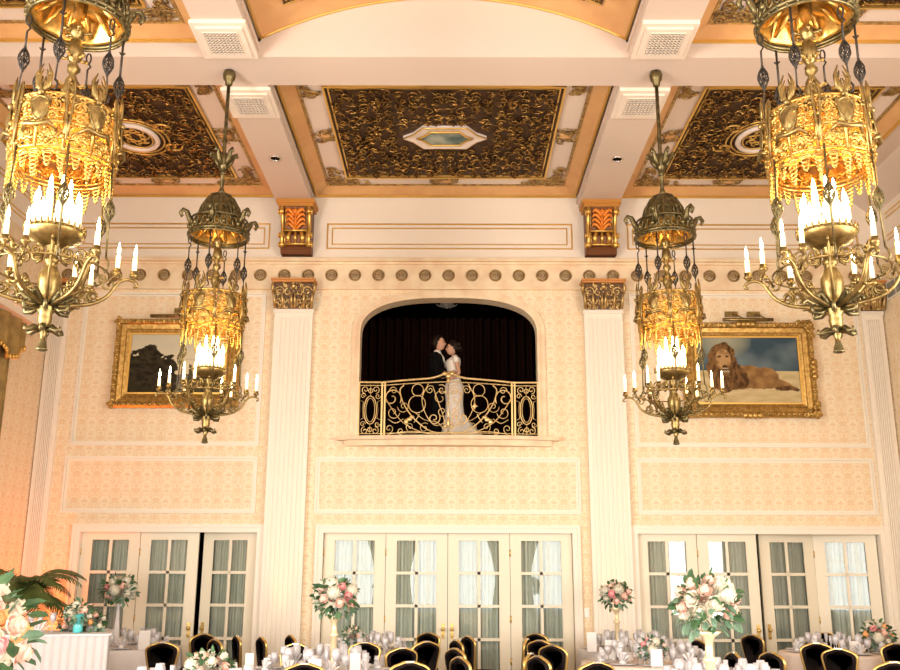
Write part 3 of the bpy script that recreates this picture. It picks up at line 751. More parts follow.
painting(-5.84, -3.66, 4.54, 6.10, .27, landscape, 'landscape painting of dark trees in a gilt frame on the left part of the wall', False, 1, -5.2, -4.3)
painting(3.93, 6.20, 4.40, 6.06, .26, lion, 'painting of a reclining lion in an ornate gilt frame on the right wall panel', True, 2, 4.62, 5.48)

# ------------------------------------------------------------------ balcony railing
def rail2d(px, py):       # photo-proportioned drawing units -> local x, z
    return ((px-430)*.00444, (610-py)*.00463)
t = empty('balcony_railing', (ARX, YW+.06, 4.052), label='gilded wrought iron balcony railing with scrolls in front of the couple', cat='railing')
def bow(x): return -.10-.15*max(0, 1-(x/1.12)**2)**.8 if abs(x) < 1.12 else -.10
def rt(w, pts, r, n=5, mirror=True, closed=False):
    for m in ((1, -1) if mirror else (1,)):
        q = [rail2d(*p) for p in pts]; q = [(m*x, bow(x), z) for x, z in q]; w.tube(smoothp(q, 3) if 5 < len(q) < 24 and not closed else q, r, n, closed=closed)
def circ(cx, cy, rx, ry, n=36): return [(cx+rx*cos(2*pi*i/n), cy+ry*sin(2*pi*i/n)) for i in range(n)]
w = MB()
rt(w, [(782-352*i/24, 406-(0 if i < 8 else (i-8)*.8)-(0 if i < 19 else (i-19)**1.6*1.5)) for i in range(25)], .019, 6)
rt(w, [(782-352*i/24, 418-(0 if i < 8 else (i-8)*.5)) for i in range(25)], .010)
w.build('top_rail', 'rail', t)
w = MB(); rt(w, [(782-352*i/24, 608) for i in range(25)], .014); rt(w, [(782-352*i/24, 597) for i in range(25)], .008); w.build('bottom_rail', 'rail', t)
for px in (86, 175, 186, 674, 685, 774):
    w = MB(); x, z0 = rail2d(px, 610); _, z1 = rail2d(px, 408); w.box((x-.014, -.115, z0), (x+.014, -.085, z1)); w.build('post', 'rail', t)
for m, s in ((-1, 'left'), (1, 'right')):
    w = MB(); cx = 430+m*299
    def q(pts, r, closed=False): rt(w, pts, r, 5, False, closed)
    q(circ(cx, 510, 24, 52), .010, True); q(circ(cx, 510, 17, 44), .006, True)
    for sy in (-1, 1):
        for sx in (-1, 1):
            q(spiral(cx+sx*20, 510+sy*76, 15, 1.3, pi/2*sy*-1, 14, sx*sy), .008); q(spiral(cx+sx*28, 510+sy*52, 11, 1.2, 0, 12, sx), .007)
            q([(cx+sx*38, 510+sy*36), (cx+sx*26, 510+sy*30), (cx+sx*30, 510)], .006)
        q(circ(cx, 510+sy*72, 8, 8, 12), .008, True); q([(cx, 510+sy*52), (cx, 510+sy*95)], .007)
    w.build('side_panel_scrollwork', 'rail', t)
w = MB()
rt(w, circ(547, 440, 22, 22), .008, closed=True); rt(w, circ(549, 492, 32, 32), .008, closed=True)
rt(w, spiral(460, 470, 34, 1.3, 2.2, 18, 1), .007); rt(w, spiral(452, 520, 22, 1.3, 3.4, 14, -1), .007); rt(w, spiral(520, 580, 20, 1.2, 4, 14, 1), .006); rt(w, spiral(575, 575, 16, 1.2, 1, 14, -1), .006)
rt(w, spiral(600, 500, 24, 1.3, 0, 16, 1), .007); rt(w, spiral(640, 520, 26, 1.2, 3, 16, -1), .007); rt(w, [tuple(p) for p in smoothp([(445, 590), (470, 560), (520, 550), (560, 520)], 4)], .006)
rt(w, spiral(646, 468, 38, 1.35, 2.6, 20, 1), .011); rt(w, spiral(640, 440, 16, 1.2, 0, 12, -1), .008)
rt(w, spiral(500, 440, 17, 1.4, -2.5, 14, 1), .007); rt(w, spiral(484, 545, 24, 1.4, 3.6, 16, -1), .010); rt(w, spiral(655, 580, 18, 1.3, 1, 14, 1), .007); rt(w, spiral(610, 590, 13, 1.2, 2, 12, -1), .008)
rt(w, spiral(395+60, 440, 20, 1.3, -1, 14, -1), .009)
rt(w, [v[:] for v in [tuple(p) for p in smoothp([(440, 600), (500, 590), (560, 545), (600, 490), (615, 440), (600, 420)], 4)]], .012)
rt(w, [tuple(p) for p in smoothp([(450, 600), (520, 598), (600, 560), (650, 500), (668, 470)], 4)], .009)
rt(w, [tuple(p) for p in smoothp([(505, 415), (530, 470), (515, 530), (480, 570), (440, 560)], 4)], .008)
rt(w, [tuple(p) for p in smoothp([(436, 600), (448, 540), (470, 480), (490, 425)], 4)], .008)
rt(w, [tuple(p) for p in smoothp([(500, 600), (570, 592), (640, 598), (665, 604)], 4)], .008)
rt(w, [tuple(p) for p in smoothp([(600, 545), (630, 560), (660, 545)], 4)], .008); rt(w, [tuple(p) for p in smoothp([(560, 560), (545, 540), (540, 528)], 4)], .008)
rt(w, [(430, 605), (430, 418)], .009, mirror=False)
w.build('scrollwork', 'rail', t)
w = MB()
for m in (-1, 1):
    for (px, py, sx, sz) in ((578, 548, .05, .035), (590, 556, .04, .05), (568, 540, .045, .03), (530, 498, .022, .07), (530, 500, .06, .02)):
        if (px in (530,) and m < 0): continue
        x, z = rail2d(px, py); w.ball((m*x, bow(x)-.01, z), 1, 8, 5, sx=sx, sy=.02, sz=sz)
for (px, py, a, b) in ((430, 388, .05, .045), (415, 380, .045, .035), (445, 380, .045, .035), (430, 405, .03, .05), (430, 560, .03, .09), (418, 575, .035, .03), (442, 575, .035, .03), (430, 600, .05, .02)):
    x, z = rail2d(px, py); w.ball((x, bow(0)-.01, z), 1, 8, 5, sx=a, sy=.025, sz=b)
w.build('leaf_ornament', 'rail', t)

# ------------------------------------------------------------------ chandelier
def cyl(a, r, z): return (r*cos(a), r*sin(a), z)
def make_chandelier(label):
    C = empty('chandelier', (0, 0, 0), label=label, cat='chandelier', group='gilded candle chandeliers')
    w = MB(); w.lathe([(.02, 8.2), (.07, 8.2), (.085, 8.15), (.075, 8.08), (.05, 8.05), (.045, 8.0), (.022, 7.98)], 14); w.build('canopy', 'bronze', C)
    w = MB(); w.tube([(0,0,8.0), (0,0,6.4)], .024, 8); w.lathe([(.024, 6.72), (.04, 6.74), (.03, 6.78), (.024, 6.8)], 10); w.lathe([(.024, 6.45), (.05, 6.47), (.03, 6.53), (.024, 6.55)], 10); w.build('rod', 'bronze', C)
    w = MB()
    w.lathe([(.024, 6.78), (.05, 6.82), (.085, 6.92), (.07, 7.0), (.03, 7.04)], 10, mod=lambda a, z: 1+.2*cos(5*a))
    for k in range(5):
        a = k*2*pi/5+.3; w.tube([cyl(a, .05, 6.85), cyl(a, .10, 6.93), cyl(a, .13, 7.02), cyl(a, .17, 7.05), cyl(a, .18, 7.01), cyl(a, .15, 6.99)], [.03, .035, .028, .022, .018, .006], 6)
    w.build('rod_leaf_ornament', 'bronze', C)
    # crown dome and ring gallery
    w = MB(); w.lathe([(.03, 6.47), (.10, 6.44), (.17, 6.36), (.215, 6.25), (.23, 6.14), (.24, 6.08)], 24, mod=lambda a, z: 1+.07*abs(cos(4*a)))
    for k in range(8):
        a = k*pi/4; w.tube([cyl(a, .06, 6.46), cyl(a, .15, 6.41), cyl(a, .22, 6.28), cyl(a, .255, 6.14), cyl(a, .29, 6.10)], [.016, .022, .028, .034, .014], 5)
        for s in (-1, 1): p = [cyl(a+s*.15+.12*cos(q), .245, 6.2+.05*sin(q)) for q in [i*.7 for i in range(8)]]; w.tube(p, .010, 4)
    crown = w.build('crown', 'bronze', C)
    w = MB(); n = 36
    for (r, z, q) in ((.35, 6.09, .014), (.365, 5.90, .022), (.36, 5.87, .014), (.25, 6.09, .012)): w.tube([cyl(2*pi*i/n, r, z) for i in range(n)], q, 5, closed=True)
    for k in range(30):
        a = 2*pi*k/30; w.tube([cyl(a+.085*cos(q), .357+.02*0, 5.995+.06*sin(q)) for q in [i*.785 for i in range(8)]], .011, 4, closed=True)
        w.ball(cyl(a, .372, 5.88), .015, 5, 4)
    for k in range(12):
        a = 2*pi*k/12; w.tube([cyl(a, .24, 6.09), cyl(a, .30, 6.04), cyl(a, .35, 6.05)], .012, 4)
        w.ball(cyl(a+.13, .365, 5.98), .03, 6, 4)
    w.build('ring_gallery', 'bronze', C)
    w = MB(); w.lathe([(.27, 6.06), (.32, 5.92), (.335, 5.90), (.345, 5.92), (.29, 6.07)], 30, mod=lambda a, z: 1+.035*cos(10*a))
    for k in range(10):
        a = k*pi/5; w.tube([cyl(a, .12, 6.10), cyl(a, .20, 6.05), cyl(a, .30, 5.93)], [.02, .05, .02], 5, flat=.5)
    w.lathe([(.30, 6.12), (.10, 6.14), (.02, 6.14)], 20)
    w.build('inner_leaf_shade', 'gilt', C)
    for k in range(6):
        a = k*pi/3+.26; w = MB(); w.tube([cyl(a, .34, 6.0), cyl(a, .38, 6.07), cyl(a, .41, 6.15), cyl(a, .46, 6.17), cyl(a, .49, 6.12), cyl(a, .47, 6.07), cyl(a, .45, 6.09)], [.035, .034, .028, .026, .026, .018, .006], 6)
        w.ball(cyl(a, .40, 6.12), .035, 6, 4); w.build('crown_scroll', 'bronze', C)
    # upper hanging rods with basket beads
    def basket(w, p, h, r):
        for k in range(7):
            for s in (1, -1):
                w.tube([(p[0]+r*sin(pi*t)*cos(k*2*pi/7+s*t*2.4), p[1]+r*sin(pi*t)*sin(k*2*pi/7+s*t*2.4), p[2]-h/2+h*t) for t in [i/8 for i in range(9)]], .0050, 3, cap=False)
        w.ball((p[0], p[1], p[2]+h/2), .012, 5, 4); w.ball((p[0], p[1], p[2]-h/2), .012, 5, 4)
    nR = 6
    for k in range(nR):
        a = k*pi/3+.24; r0, r1 = (.35, .365)
        zb = 5.46
        ztop = 5.86; w = MB()
        x, y = r0*cos(a), r0*sin(a); x1, y1 = r1*cos(a), r1*sin(a)
        if k % 2:
            w.tube([(x+.018*cos(q), y, 5.79+.045*sin(q)) for q in [i*pi/5 for i in range(10)]], .007, 4, closed=True)
            w.tube([(x, y, 5.75), (x+.02, y, 5.72), (x, y, 5.69), (x, y, zb+.08)], .008, 4)
        else:
            w.tube([(x, y, ztop), (x, y, zb+.08)], .009, 4); w.tube([(x-.02, y, 5.76), (x, y, 5.73), (x+.02, y, 5.76)], .007, 4)
        w.tube([(x, y, zb+.08), (x, y, zb-.08), (x1, y1, 5.20)], .006, 4); w.tube([(x1, y1, 5.21), (x1+.02, y1, 5.18), (x1+.015, y1, 5.14), (x1-.01, y1, 5.13)], .008, 4)
        rod = w.build('hanging_rod', 'iron', C)
        w = MB(); basket(w, (x, y, zb), .20, .040); w.build('basket_bead', 'iron', rod)
    # central stem
    w = MB(); w.lathe([(.03, 6.14), (.05, 6.05), (.045, 5.95), (.02, 5.9), (.06, 5.84), (.045, 5.78), (.02, 5.76), (.045, 5.72), (.06, 5.62), (.035, 5.56), (.02, 5.55), (.045, 5.51), (.045, 5.48), (.02, 5.45), (.05, 5.38), (.06, 5.30), (.03, 5.24), (.05, 5.2), (.02, 5.15)], 10, mod=lambda a, z: 1+.15*cos(5*a))
    w.tube([(0,0,5.2), (0,0,4.6)], .014, 6)
    for z in (5.80, 5.58, 5.34):
        for k in range(5): a = k*2*pi/5+z*3; w.tube([cyl(a, .02, z+.03), cyl(a, .06, z+.0), cyl(a, .09, z+.01)], [.01, .012, .015], 5); w.ball(cyl(a, .095, z+.01), .018, 6, 4)
    w.build('central_stem', 'brass', C)
    # openwork drum
    D = MB(); n = 42; RD = .368
    for (r, z, q) in ((RD, 5.10, .013), (RD, 4.88, .016), (RD-.005, 4.70, .012), (RD-.02, 4.66, .010)): D.tube([cyl(2*pi*i/n, r, z) for i in range(n)], q, 5, closed=True)
    rr = random.Random(21)
    for sct in range(12):
        a0 = 2*pi*sct/12
        for m in (1, -1):
            for (u, z, r, tn, q, s) in ((.30, 5.00, .055, 1.2, 0, 1), (.14, 4.94, .045, 1.2, 2, -1), (.38, 4.92, .04, 1.1, 1, 1), (.12, 5.06, .035, 1, 0, 1), (.40, 5.07, .035, 1, 4, -1), (.28, 4.80, .05, 1.2, 2, 1), (.12, 4.79, .045, 1.1, 0, -1), (.42, 4.77, .04, 1, 0, 1), (.22, 4.72, .03, 1, 0, 1)):
                p = spiral(u*.19*m*1.35, z, r, tn, q if m > 0 else pi-q, 10, s*m)
                D.tube([cyl(a0+x/RD, RD, zz) for x, zz in p], [.013*(1-.4*i/10) for i in range(11)], 4, cap=False)
        for i in range(4): D.ball(cyl(a0+(i-1.5)*.13, RD+.005, 4.88+.0), .02, 5, 4)
        for i in range(5): D.ball(cyl(a0+rr.uniform(-.25, .25), RD+.008, rr.uniform(4.72, 5.08)), rr.uniform(.014, .024), 5, 4)
        D.tube([cyl(a0, RD, 4.68), cyl(a0, RD+.01, 4.90), cyl(a0, RD, 5.14)], .014, 4)
    for i in range(150):
        a = rr.uniform(0, 6.28); z = rr.uniform(4.70, 5.10); p = spiral(0, z, rr.uniform(.018, .034), 1.1, rr.uniform(0, 6), 7, rr.choice((-1, 1))); D.tube([cyl(a+x/RD, RD+rr.uniform(-.004, .012), zz) for x, zz in p], rr.uniform(.005, .009), 4, cap=False)
    drum = D.build('drum', 'gilt', C)
    w = MB(); w.grid(lambda u, v: cyl(2*pi*u, RD-.022-.008*cos(u*2*pi*12), 4.60+.05*abs(sin(u*2*pi*6))*(1-v)+.44*v), 96, 3); w.build('amber_lining', 'lining', drum)
    w = MB()
    for k in range(24):                                    # lace pendants under the drum
        a = 2*pi*k/24; L = (.20, .12, .16, .12)[k % 4]; z0 = 4.67
        for i in range(int(L/.03)):
            z = z0-.03*i; q = .035*(1-i*.03/L)+.008
            w.tube([cyl(a+q/RD*cos(t_), RD-.005, z-.015+.018*sin(t_)) for t_ in [j*1.05 for j in range(6)]], .0085, 4, closed=True)
        w.ball(cyl(a, RD-.005, z0-L), .013, 5, 4)
    w.build('lace_fringe', 'gilt', drum)
    for k in range(6):
        a = k*pi/3+.04; w = MB()
        def sh(u, v):
            x = (u-.5)*2; z = v; wd = .068*(1-.55*(1-v)**2)*(1+.10*sin(v*9)); return cyl(a+x*wd/RD, RD+.02+.022*(1-x*x)*sin(pi*min(1, v+.1))+.006*sin(x*7)*sin(v*11), 4.88+.185*z)
        w.grid(sh, 8, 8); w.grid(lambda u, v: tuple(Vector(sh(u, v))*1.0-Vector((cos(a)*.012, sin(a)*.012, 0))), 8, 8)
        w.tube([cyl(a-.34, RD+.015, 4.81), cyl(a-.2, RD+.045, 4.85), cyl(a, RD+.055, 4.83), cyl(a+.2, RD+.045, 4.85), cyl(a+.34, RD+.015, 4.81)], [.008, .020, .016, .020, .008], 6)
        w.tube([sh(.5+.5*cos(q), .5+.5*sin(q)) for q in [i*.42 for i in range(15)]], .008, 4, closed=True)
        w.build('shield', 'brass', drum)
        w = MB()
        for m in (-1, 1):
            for e, f_ in ((.15, 1.0), (.10, .8), (.05, .55)):
                w.tube([cyl(a, RD, 5.09), cyl(a+m*e*.8, RD+.008, 5.09+.07*f_), cyl(a+m*e, RD+.012, 5.09+.15*f_), cyl(a+m*e*.35, RD, 5.10+.23*f_)], [.012, .016, .013, .004], 5)
            for q in range(4): w.tube([cyl(a+m*.11, RD+.01, 5.13+.035*q), cyl(a+m*(.17-.02*q), RD+.012, 5.16+.035*q)], [.009, .003], 4)
        w.ball(cyl(a, RD+.02, 5.095), .026, 8, 5); w.build('palmette', 'brass', drum)
        w = MB(); a2 = a+pi/6
        for m in (-1, 1):
            w.tube([cyl(a2, RD+.02, 4.74), cyl(a2+m*.03, RD+.02, 4.90), cyl(a2+m*.07, RD+.015, 5.08), cyl(a2+m*.06, RD+.01, 5.18), cyl(a2, RD, 5.22)], [.010, .012, .011, .011, .007], 5)
            p = spiral(m*.035, 5.05, .03, 1.1, 0 if m > 0 else pi, 9, m); w.tube([cyl(a2+x/RD, RD+.02, z) for x, z in p], .007, 4)
        w.build('drum_strap', 'brass', drum)
    # lower rods from drum to arms
    for k in range(6):
        a = k*pi/3+pi/6+.1; r0, r1 = RD+.01, .40; w = MB()
        f = lambda z: (cos(a)*(r0+(r1-r0)*(4.7-z)/.85), sin(a)*(r0+(r1-r0)*(4.7-z)/.85), z)
        w.tube([f(4.72), f(3.98)], .0075, 4)
        b = f(3.98); w.tube([b, (b[0]*1.05, b[1]*1.05, 3.95), (b[0]*1.07, b[1]*1.07, 3.90), (b[0]*1.0, b[1]*1.0, 3.87), (b[0]*.95, b[1]*.95, 3.90)], .009, 5)
        rod = w.build('hanging_rod', 'bronze', C)
        w = MB(); basket(w, f(4.34), .18, .038); w.build('basket_bead', 'bronze', rod)
    # candle tray
    w = MB(); w.lathe([(.03, 4.06), (.10, 4.08), (.18, 4.12), (.205, 4.16), (.21, 4.19), (.20, 4.19), (.18, 4.16), (.02, 4.16)], 28)
    for k in range(28): a = 2*pi*k/28; w.tube([cyl(a, .205, 4.17), cyl(a, .212, 4.22)], [.012, .004], 4)
    w.build('candle_tray', 'brass', C)
    def candle(x, y, z0, h, r, parent=C, cup=True):
        w = MB(); w.lathe([(r*.9, z0), (r, z0+.01), (r, z0+h-.01), (r*.55, z0+h)], 8, (x, y, 0))
        c = w.build('candle', 'wax', parent)
        w = MB(); w.lathe([(r*.35, z0+h), (r*.75, z0+h+.025), (r*.6, z0+h+.055), (r*.25, z0+h+.085), (.001, z0+h+.10)], 7, (x, y, 0)); w.build('flame', 'flame', c)
    for k in range(9): a = k*2*pi/9+.2; candle(.155*cos(a), .155*sin(a), 4.165, .22, .021)
    for k in range(5): a = k*2*pi/5; candle(.075*cos(a), .075*sin(a), 4.165, .34, .022)
    # body
    w = MB(); w.lathe([(.05, 4.08), (.05, 4.06), (.042, 4.05), (.042, 3.98), (.055, 3.97), (.05, 3.94), (.035, 3.93), (.05, 3.90), (.078, 3.84), (.08, 3.80), (.07, 3.73), (.045, 3.68), (.06, 3.66), (.06, 3.58), (.045, 3.56), (.05, 3.53), (.04, 3.47), (.02, 3.44), (.03, 3.42), (.02, 3.40), (.018, 3.36)], 16)
    w.build('vase_body', 'brass', C)
    w = MB()
    for k in range(6):
        a = k*pi/3; w.tube([cyl(a, .05, 3.63), cyl(a, .12, 3.66), cyl(a, .17, 3.70), cyl(a, .20, 3.68), cyl(a, .18, 3.65)], [.022, .03, .024, .016, .006], 5)
        w.tube([cyl(a+.5, .05, 3.62), cyl(a+.5, .11, 3.58), cyl(a+.5, .16, 3.58), cyl(a+.5, .17, 3.62), cyl(a+.5, .14, 3.64)], [.02, .02, .018, .014, .006], 5)
    w.build('hub_leaves', 'bronze', C)
    w = MB()
    for k in range(6):
        a = k*pi/3+.4; w.tube([cyl(a, .02, 3.45), cyl(a, .07, 3.455), cyl(a, .11, 3.43), cyl(a, .135, 3.435), cyl(a, .13, 3.46)], [.02, .028, .022, .014, .006], 5)
    w.lathe([(.018, 3.42), (.015, 3.38), (.03, 3.34), (.035, 3.31), (.045, 3.30), (.02, 3.29)], 10)
    w.build('finial', 'bronze', C)
    # straps with scrolls between tray and hub
    for k in range(6):
        a = k*pi/3+pi/6; w = MB()
        pts = smoothp([cyl(a, .05, 3.64), cyl(a, .13, 3.70), cyl(a, .23, 3.79), cyl(a, .275, 3.92), cyl(a, .30, 4.02), cyl(a, .335, 4.04)], 4); w.tube(pts, [.018]*len(pts), 5, flat=.55)
        p = [(x, z) for x, z in spiral(.12, 4.01, .055, 1.4, pi/2, 14, 1)]; w.tube([cyl(a, x, z) for x, z in p], .012, 5)
        p = spiral(.21, 3.99, .05, 1.3, 0, 14, 1); w.tube([cyl(a, x, z) for x, z in p], .009, 5); w.tube([cyl(a, .07, 4.03), cyl(a, .08, 3.97), cyl(a, .12, 3.95)], .01, 4)
        w.build('strap', 'brass', C)
    w = MB(); w.tube([cyl(2*pi*i/36, .40, 3.885) for i in range(36)], .008, 5, closed=True); w.build('hoop', 'brass', C)
    # arms with two candles each
    for k in range(6):
        a = k*pi/3; A = MB()
        pts = smoothp([cyl(a, .05, 3.62), cyl(a, .17, 3.64), cyl(a, .30, 3.67), cyl(a, .40, 3.74), cyl(a, .46, 3.84), cyl(a, .52, 3.88), cyl(a, .58, 3.87), cyl(a, .60, 3.84), cyl(a, .575, 3.83)], 4)
        A.tube(pts, [.016-.006*i/len(pts) for i in range(len(pts))], 6)
        for (x, z, r, q, s) in ((.30, 3.73, .055, -1.5, -1), (.39, 3.82, .05, 0, 1), (.23, 3.69, .04, 3, 1), (.455, 3.90, .032, -1, 1), (.35, 3.86, .035, 2, -1)):
            p = spiral(x, z, r, 1.3, q, 13, s); A.tube([cyl(a, x_, z_) for x_, z_ in p], .008, 5)
        for sg in (-1, 1):
            A.tube([cyl(a, .40, 3.82), cyl(a+sg*.10, .42, 3.87), cyl(a+sg*.16, .46, 3.89)], .008, 5)
            A.tube([cyl(a+sg*.06, .30+.03*cos(q), 3.72+.03*sin(q)) for q in [i*.8 for i in range(7)]], .007, 4)
            A.ball(cyl(a+sg*.12, .34, 3.70), .022, 5, 4, sz=.6)
        arm = A.build('arm', 'brass', C)
        for (da, r, z) in ((.0, .57, 3.87), (.16, .46, 3.90)):
            aa = a+da; x, y = r*cos(aa), r*sin(aa)
            w = MB(); w.lathe([(.008, z), (.012, z+.02), (.03, z+.035), (.034, z+.05), (.024, z+.055), (.026, z+.08), (.02, z+.08)], 10, (x, y, 0)); w.build('candle_cup', 'brass', arm)
            candle(x, y, z+.07, .12, .0165)
    return C
CH = make_chandelier('gilt candle chandelier hanging nearest on the left, cut by the top of the photo')
CH.location = (-2.90, 6.50, 0); CH.rotation_euler = (0, 0, radians(22.6))
CHS = [CH]
for (x, y, lab, rz) in ((2.71, 6.50, 'gilt candle chandelier hanging nearest on the right, cut by the top of the photo', radians(-22.6)), (-2.95, 11.24, 'smaller looking far gilt chandelier on a long rod in front of the landscape painting', radians(15)), (2.65, 11.24, 'far gilt chandelier on a long rod beside the lion painting', radians(-13))):
    c = copy_tree(CH); c.location = (x, y, 0); c.rotation_euler = (0, 0, rz); c['label'] = lab; CHS.append(c)

# ------------------------------------------------------------------ side window drape (left wall)
t = empty('window_drape', (XL, 13.2, 0), label='gold brown drape with fringed valance under a white pelmet on the left side wall', cat='curtain')
w = MB(); w.grid(lambda u, v: (.10+.05*sin(u*2*pi*9), -.9+2.2*u, .05+5.6*v), 80, 4); w.build('drape', 'gcurt', t)
w = MB(); w.grid(lambda u, v: (.22+.04*sin(u*2*pi*7), -1.2+2.7*u, 5.72-(.42+.22*abs(sin(u*pi*3)))*(1-v)), 80, 6); w.build('valance', 'gcurt', t)
w = MB()
for i in range(60):
    u = i/59; z = 5.72-(.42+.22*abs(sin(u*pi*3))); w.ball((.22+.04*sin(u*2*pi*7), -1.2+2.7*u, z-.03), .03, 5, 4, sz=1.6)
w.build('fringe', 'goldleaf', t)
w = MB(); w.box((0, -1.4, 5.68), (.34, 1.75, 5.80)); w.box((0, -1.45, 5.80), (.40, 1.80, 5.90)); w.box((0, -1.5, 5.90), (.44, 1.85, 5.96)); w.build('pelmet', 'cream', t)

# ------------------------------------------------------------------ flowers
def rose_mb(r):
    w = MB(); w.ball((0,0,0), r*.72, 8, 6)
    for ring, (n, rr, h, op) in enumerate(((3, .45, .55, .15), (5, .75, .35, .35), (6, 1.0, .05, .6))):
        for k in range(n):
            a = 2*pi*k/n+ring*.6
            def pet(u, v):
                aa = a+(u-.5)*2.2/(1+.3*ring); q = r*(rr*.65+rr*.35*v+op*.12*v*v); return (q*cos(aa)*(1-.25*(2*u-1)**2), q*sin(aa)*(1-.25*(2*u-1)**2), r*(-.5+v*(.5+h+.3)-.35*v*v*op*2))
            w.grid(pet, 4, 3)
    return w
def hydr_mb(r):
    w = MB(); rr = random.Random(2); w.ball((0,0,0), r*.85, 10, 7)
    for k in range(70):
        z = 1-2*(k+.5)/70; a = k*2.4; s = sqrt(1-z*z); n = Vector((s*cos(a), s*sin(a), z)); t = n.orthogonal().normalized(); b = n.cross(t); c = n*r*.93; q = r*.2; th = rr.uniform(0, 1)
        for m in range(4):
            d = t*cos(th+m*pi/2)+b*sin(th+m*pi/2); e = n.cross(d); w.add([c, c+d*q*.6+e*q*.4+n*q*.2, c+d*q+n*q*.25, c+d*q*.6-e*q*.4+n*q*.2], [(0,1,2,3)])
    return w
MESH = {}
def proto_mesh(key, mb, mt):
    if key not in MESH:
        o = mb.build(key, mt); MESH[key] = o.data; bpy.data.objects.remove(o)
    return MESH[key]
def add_inst(name, mesh, parent, loc, rot=(0,0,0), s=1):
    o = bpy.data.objects.new(name, mesh); COL.objects.link(o); o.parent = parent; o.location = loc; o.rotation_euler = rot; o.scale = (s, s, s); return o
for c_ in ('rose', 'blushrose', 'peach', 'ivory'): proto_mesh('rose_'+c_, rose_mb(.05), c_)
proto_mesh('hydrangea', hydr_mb(.085), 'ivory')
def foliage(w, c, R0, n, rr, size=.07, sz=.8, droop=0):
    for k in range(n):
        z = rr.uniform(-.9, 1); a = rr.uniform(0, 2*pi); s = sqrt(max(0, 1-z*z)); d = Vector((s*cos(a), s*sin(a), z*sz)); p = Vector(c)+d*R0*rr.uniform(.75, 1.08)
        L = size*rr.uniform(.7, 1.3); dr = (d+Vector((rr.uniform(-.7, .7), rr.uniform(-.7, .7), rr.uniform(-.6, .5)-droop))).normalized(); sd = dr.cross(Vector((rr.uniform(-1, 1), rr.uniform(-1, 1), 1))).normalized()*L*.3; up = sd.cross(dr).normalized()*L*.08
        w.add([p, p+dr*L*.35+sd+up, p+dr*L*.75+sd*.7+up, p+dr*L, p+dr*L*.75-sd*.7+up, p+dr*L*.35-sd+up], [(0,1,2,3), (0,3,4,5)])
def bouquet(t, c, R0, seed, mix, nr, nh, sz=.8, k=1.0, leafn=120):
    rr = random.Random(seed); c = Vector(c)
    w = MB(); foliage(w, c, R0, leafn, rr, .085*k, sz); w.build('foliage', 'leaf', t)
    w = MB(); foliage(w, c-Vector((0, 0, R0*.25)), R0*1.02, leafn//2, rr, .09*k, sz*.8, .5); w.build('eucalyptus', 'leaf2', t)
    pts = []
    tot = nr+nh
    for i in range(tot):
        z = 1-1.55*(i+.5)/tot; a = i*2.39996+seed; s = sqrt(max(0, 1-z*z)); d = Vector((s*cos(a), s*sin(a), z)); pts.append(d)
    idx = list(range(tot)); rr.shuffle(idx)
    for j, i in enumerate(idx):
        d = pts[i]; q = d.to_track_quat('Z', 'Y').to_euler(); p = c+Vector((d.x, d.y, d.z*sz))*R0*rr.uniform(.80, .95)
        if j < nh: add_inst('hydrangea', MESH['hydrangea'], t, p*1.0, q, k*rr.uniform(.9, 1.15))
        else: add_inst('rose', MESH['rose_'+mix[j % len(mix)]], t, p+d*.02, q, k*rr.uniform(.9, 1.3))

# ------------------------------------------------------------------ tables with settings
def proto(name, build, *a):
    pass
def wineglass(s=1):
    w = MB(); w.lathe([(.034*s, 0), (.034*s, .004), (.006, .01), (.005, .085*s), (.012, .095*s), (.034*s, .125*s), (.038*s, .155*s), (.030*s, .20*s), (.028*s, .20*s), (.035*s, .155*s), (.03*s, .128*s), (.004, .10*s)], 10); return w
proto_mesh('wine_glass', wineglass(1.05), 'crystal'); 
w = MB(); w.lathe([(.03, 0), (.03, .004), (.006, .01), (.006, .06), (.03, .08), (.038, .12), (.036, .16), (.034, .16), (.035, .12), (.02, .085)], 10); proto_mesh('water_goblet', w, 'crystal')
w = MB(); w.lathe([(.028, 0), (.028, .004), (.005, .01), (.005, .10), (.012, .12), (.024, .16), (.025, .235), (.023, .235), (.022, .16), (.008, .125)], 10); proto_mesh('champagne_flute', w, 'crystal')
w = MB(); w.lathe([(.01, 0), (.07, .002), (.125, .012), (.155, .018), (.155, .022), (.12, .018), (.01, .008)], 20); proto_mesh('dinner_plate', w, 'linen')
w = MB()
for k in range(9):
    a = (k-4)*.24
    w.add([(0, 0, 0), (.016*cos(a), .03, 0), (.13*sin(a)+.01, .03*(1 if k % 2 else -.3), .13*cos(a)), (.13*sin(a)-.012, .03*(-.3 if k % 2 else 1), .13*cos(a)), (.0, -.02, .0)], [(0,1,2,3), (0,3,4), (4,3,2)])
w.lathe([(.05, 0), (.03, .03), (.01, .05)], 8); proto_mesh('folded_napkin', w, 'linen')
w = MB(); w.lathe([(.035, 0), (.04, .01), (.04, .09), (.037, .09), (.037, .012), (.001, .012)], 12); proto_mesh('votive_cup', w, 'crystal')
w = MB(); w.lathe([(.022, .012), (.022, .055), (.003, .06)], 8); proto_mesh('votive_candle', w, 'wax')
w = MB(); w.box((-.055, -.002, 0), (.055, .002, .15)); w.box((-.055, -.03, 0), (.055, .002, .004)); proto_mesh('card', w, 'card')

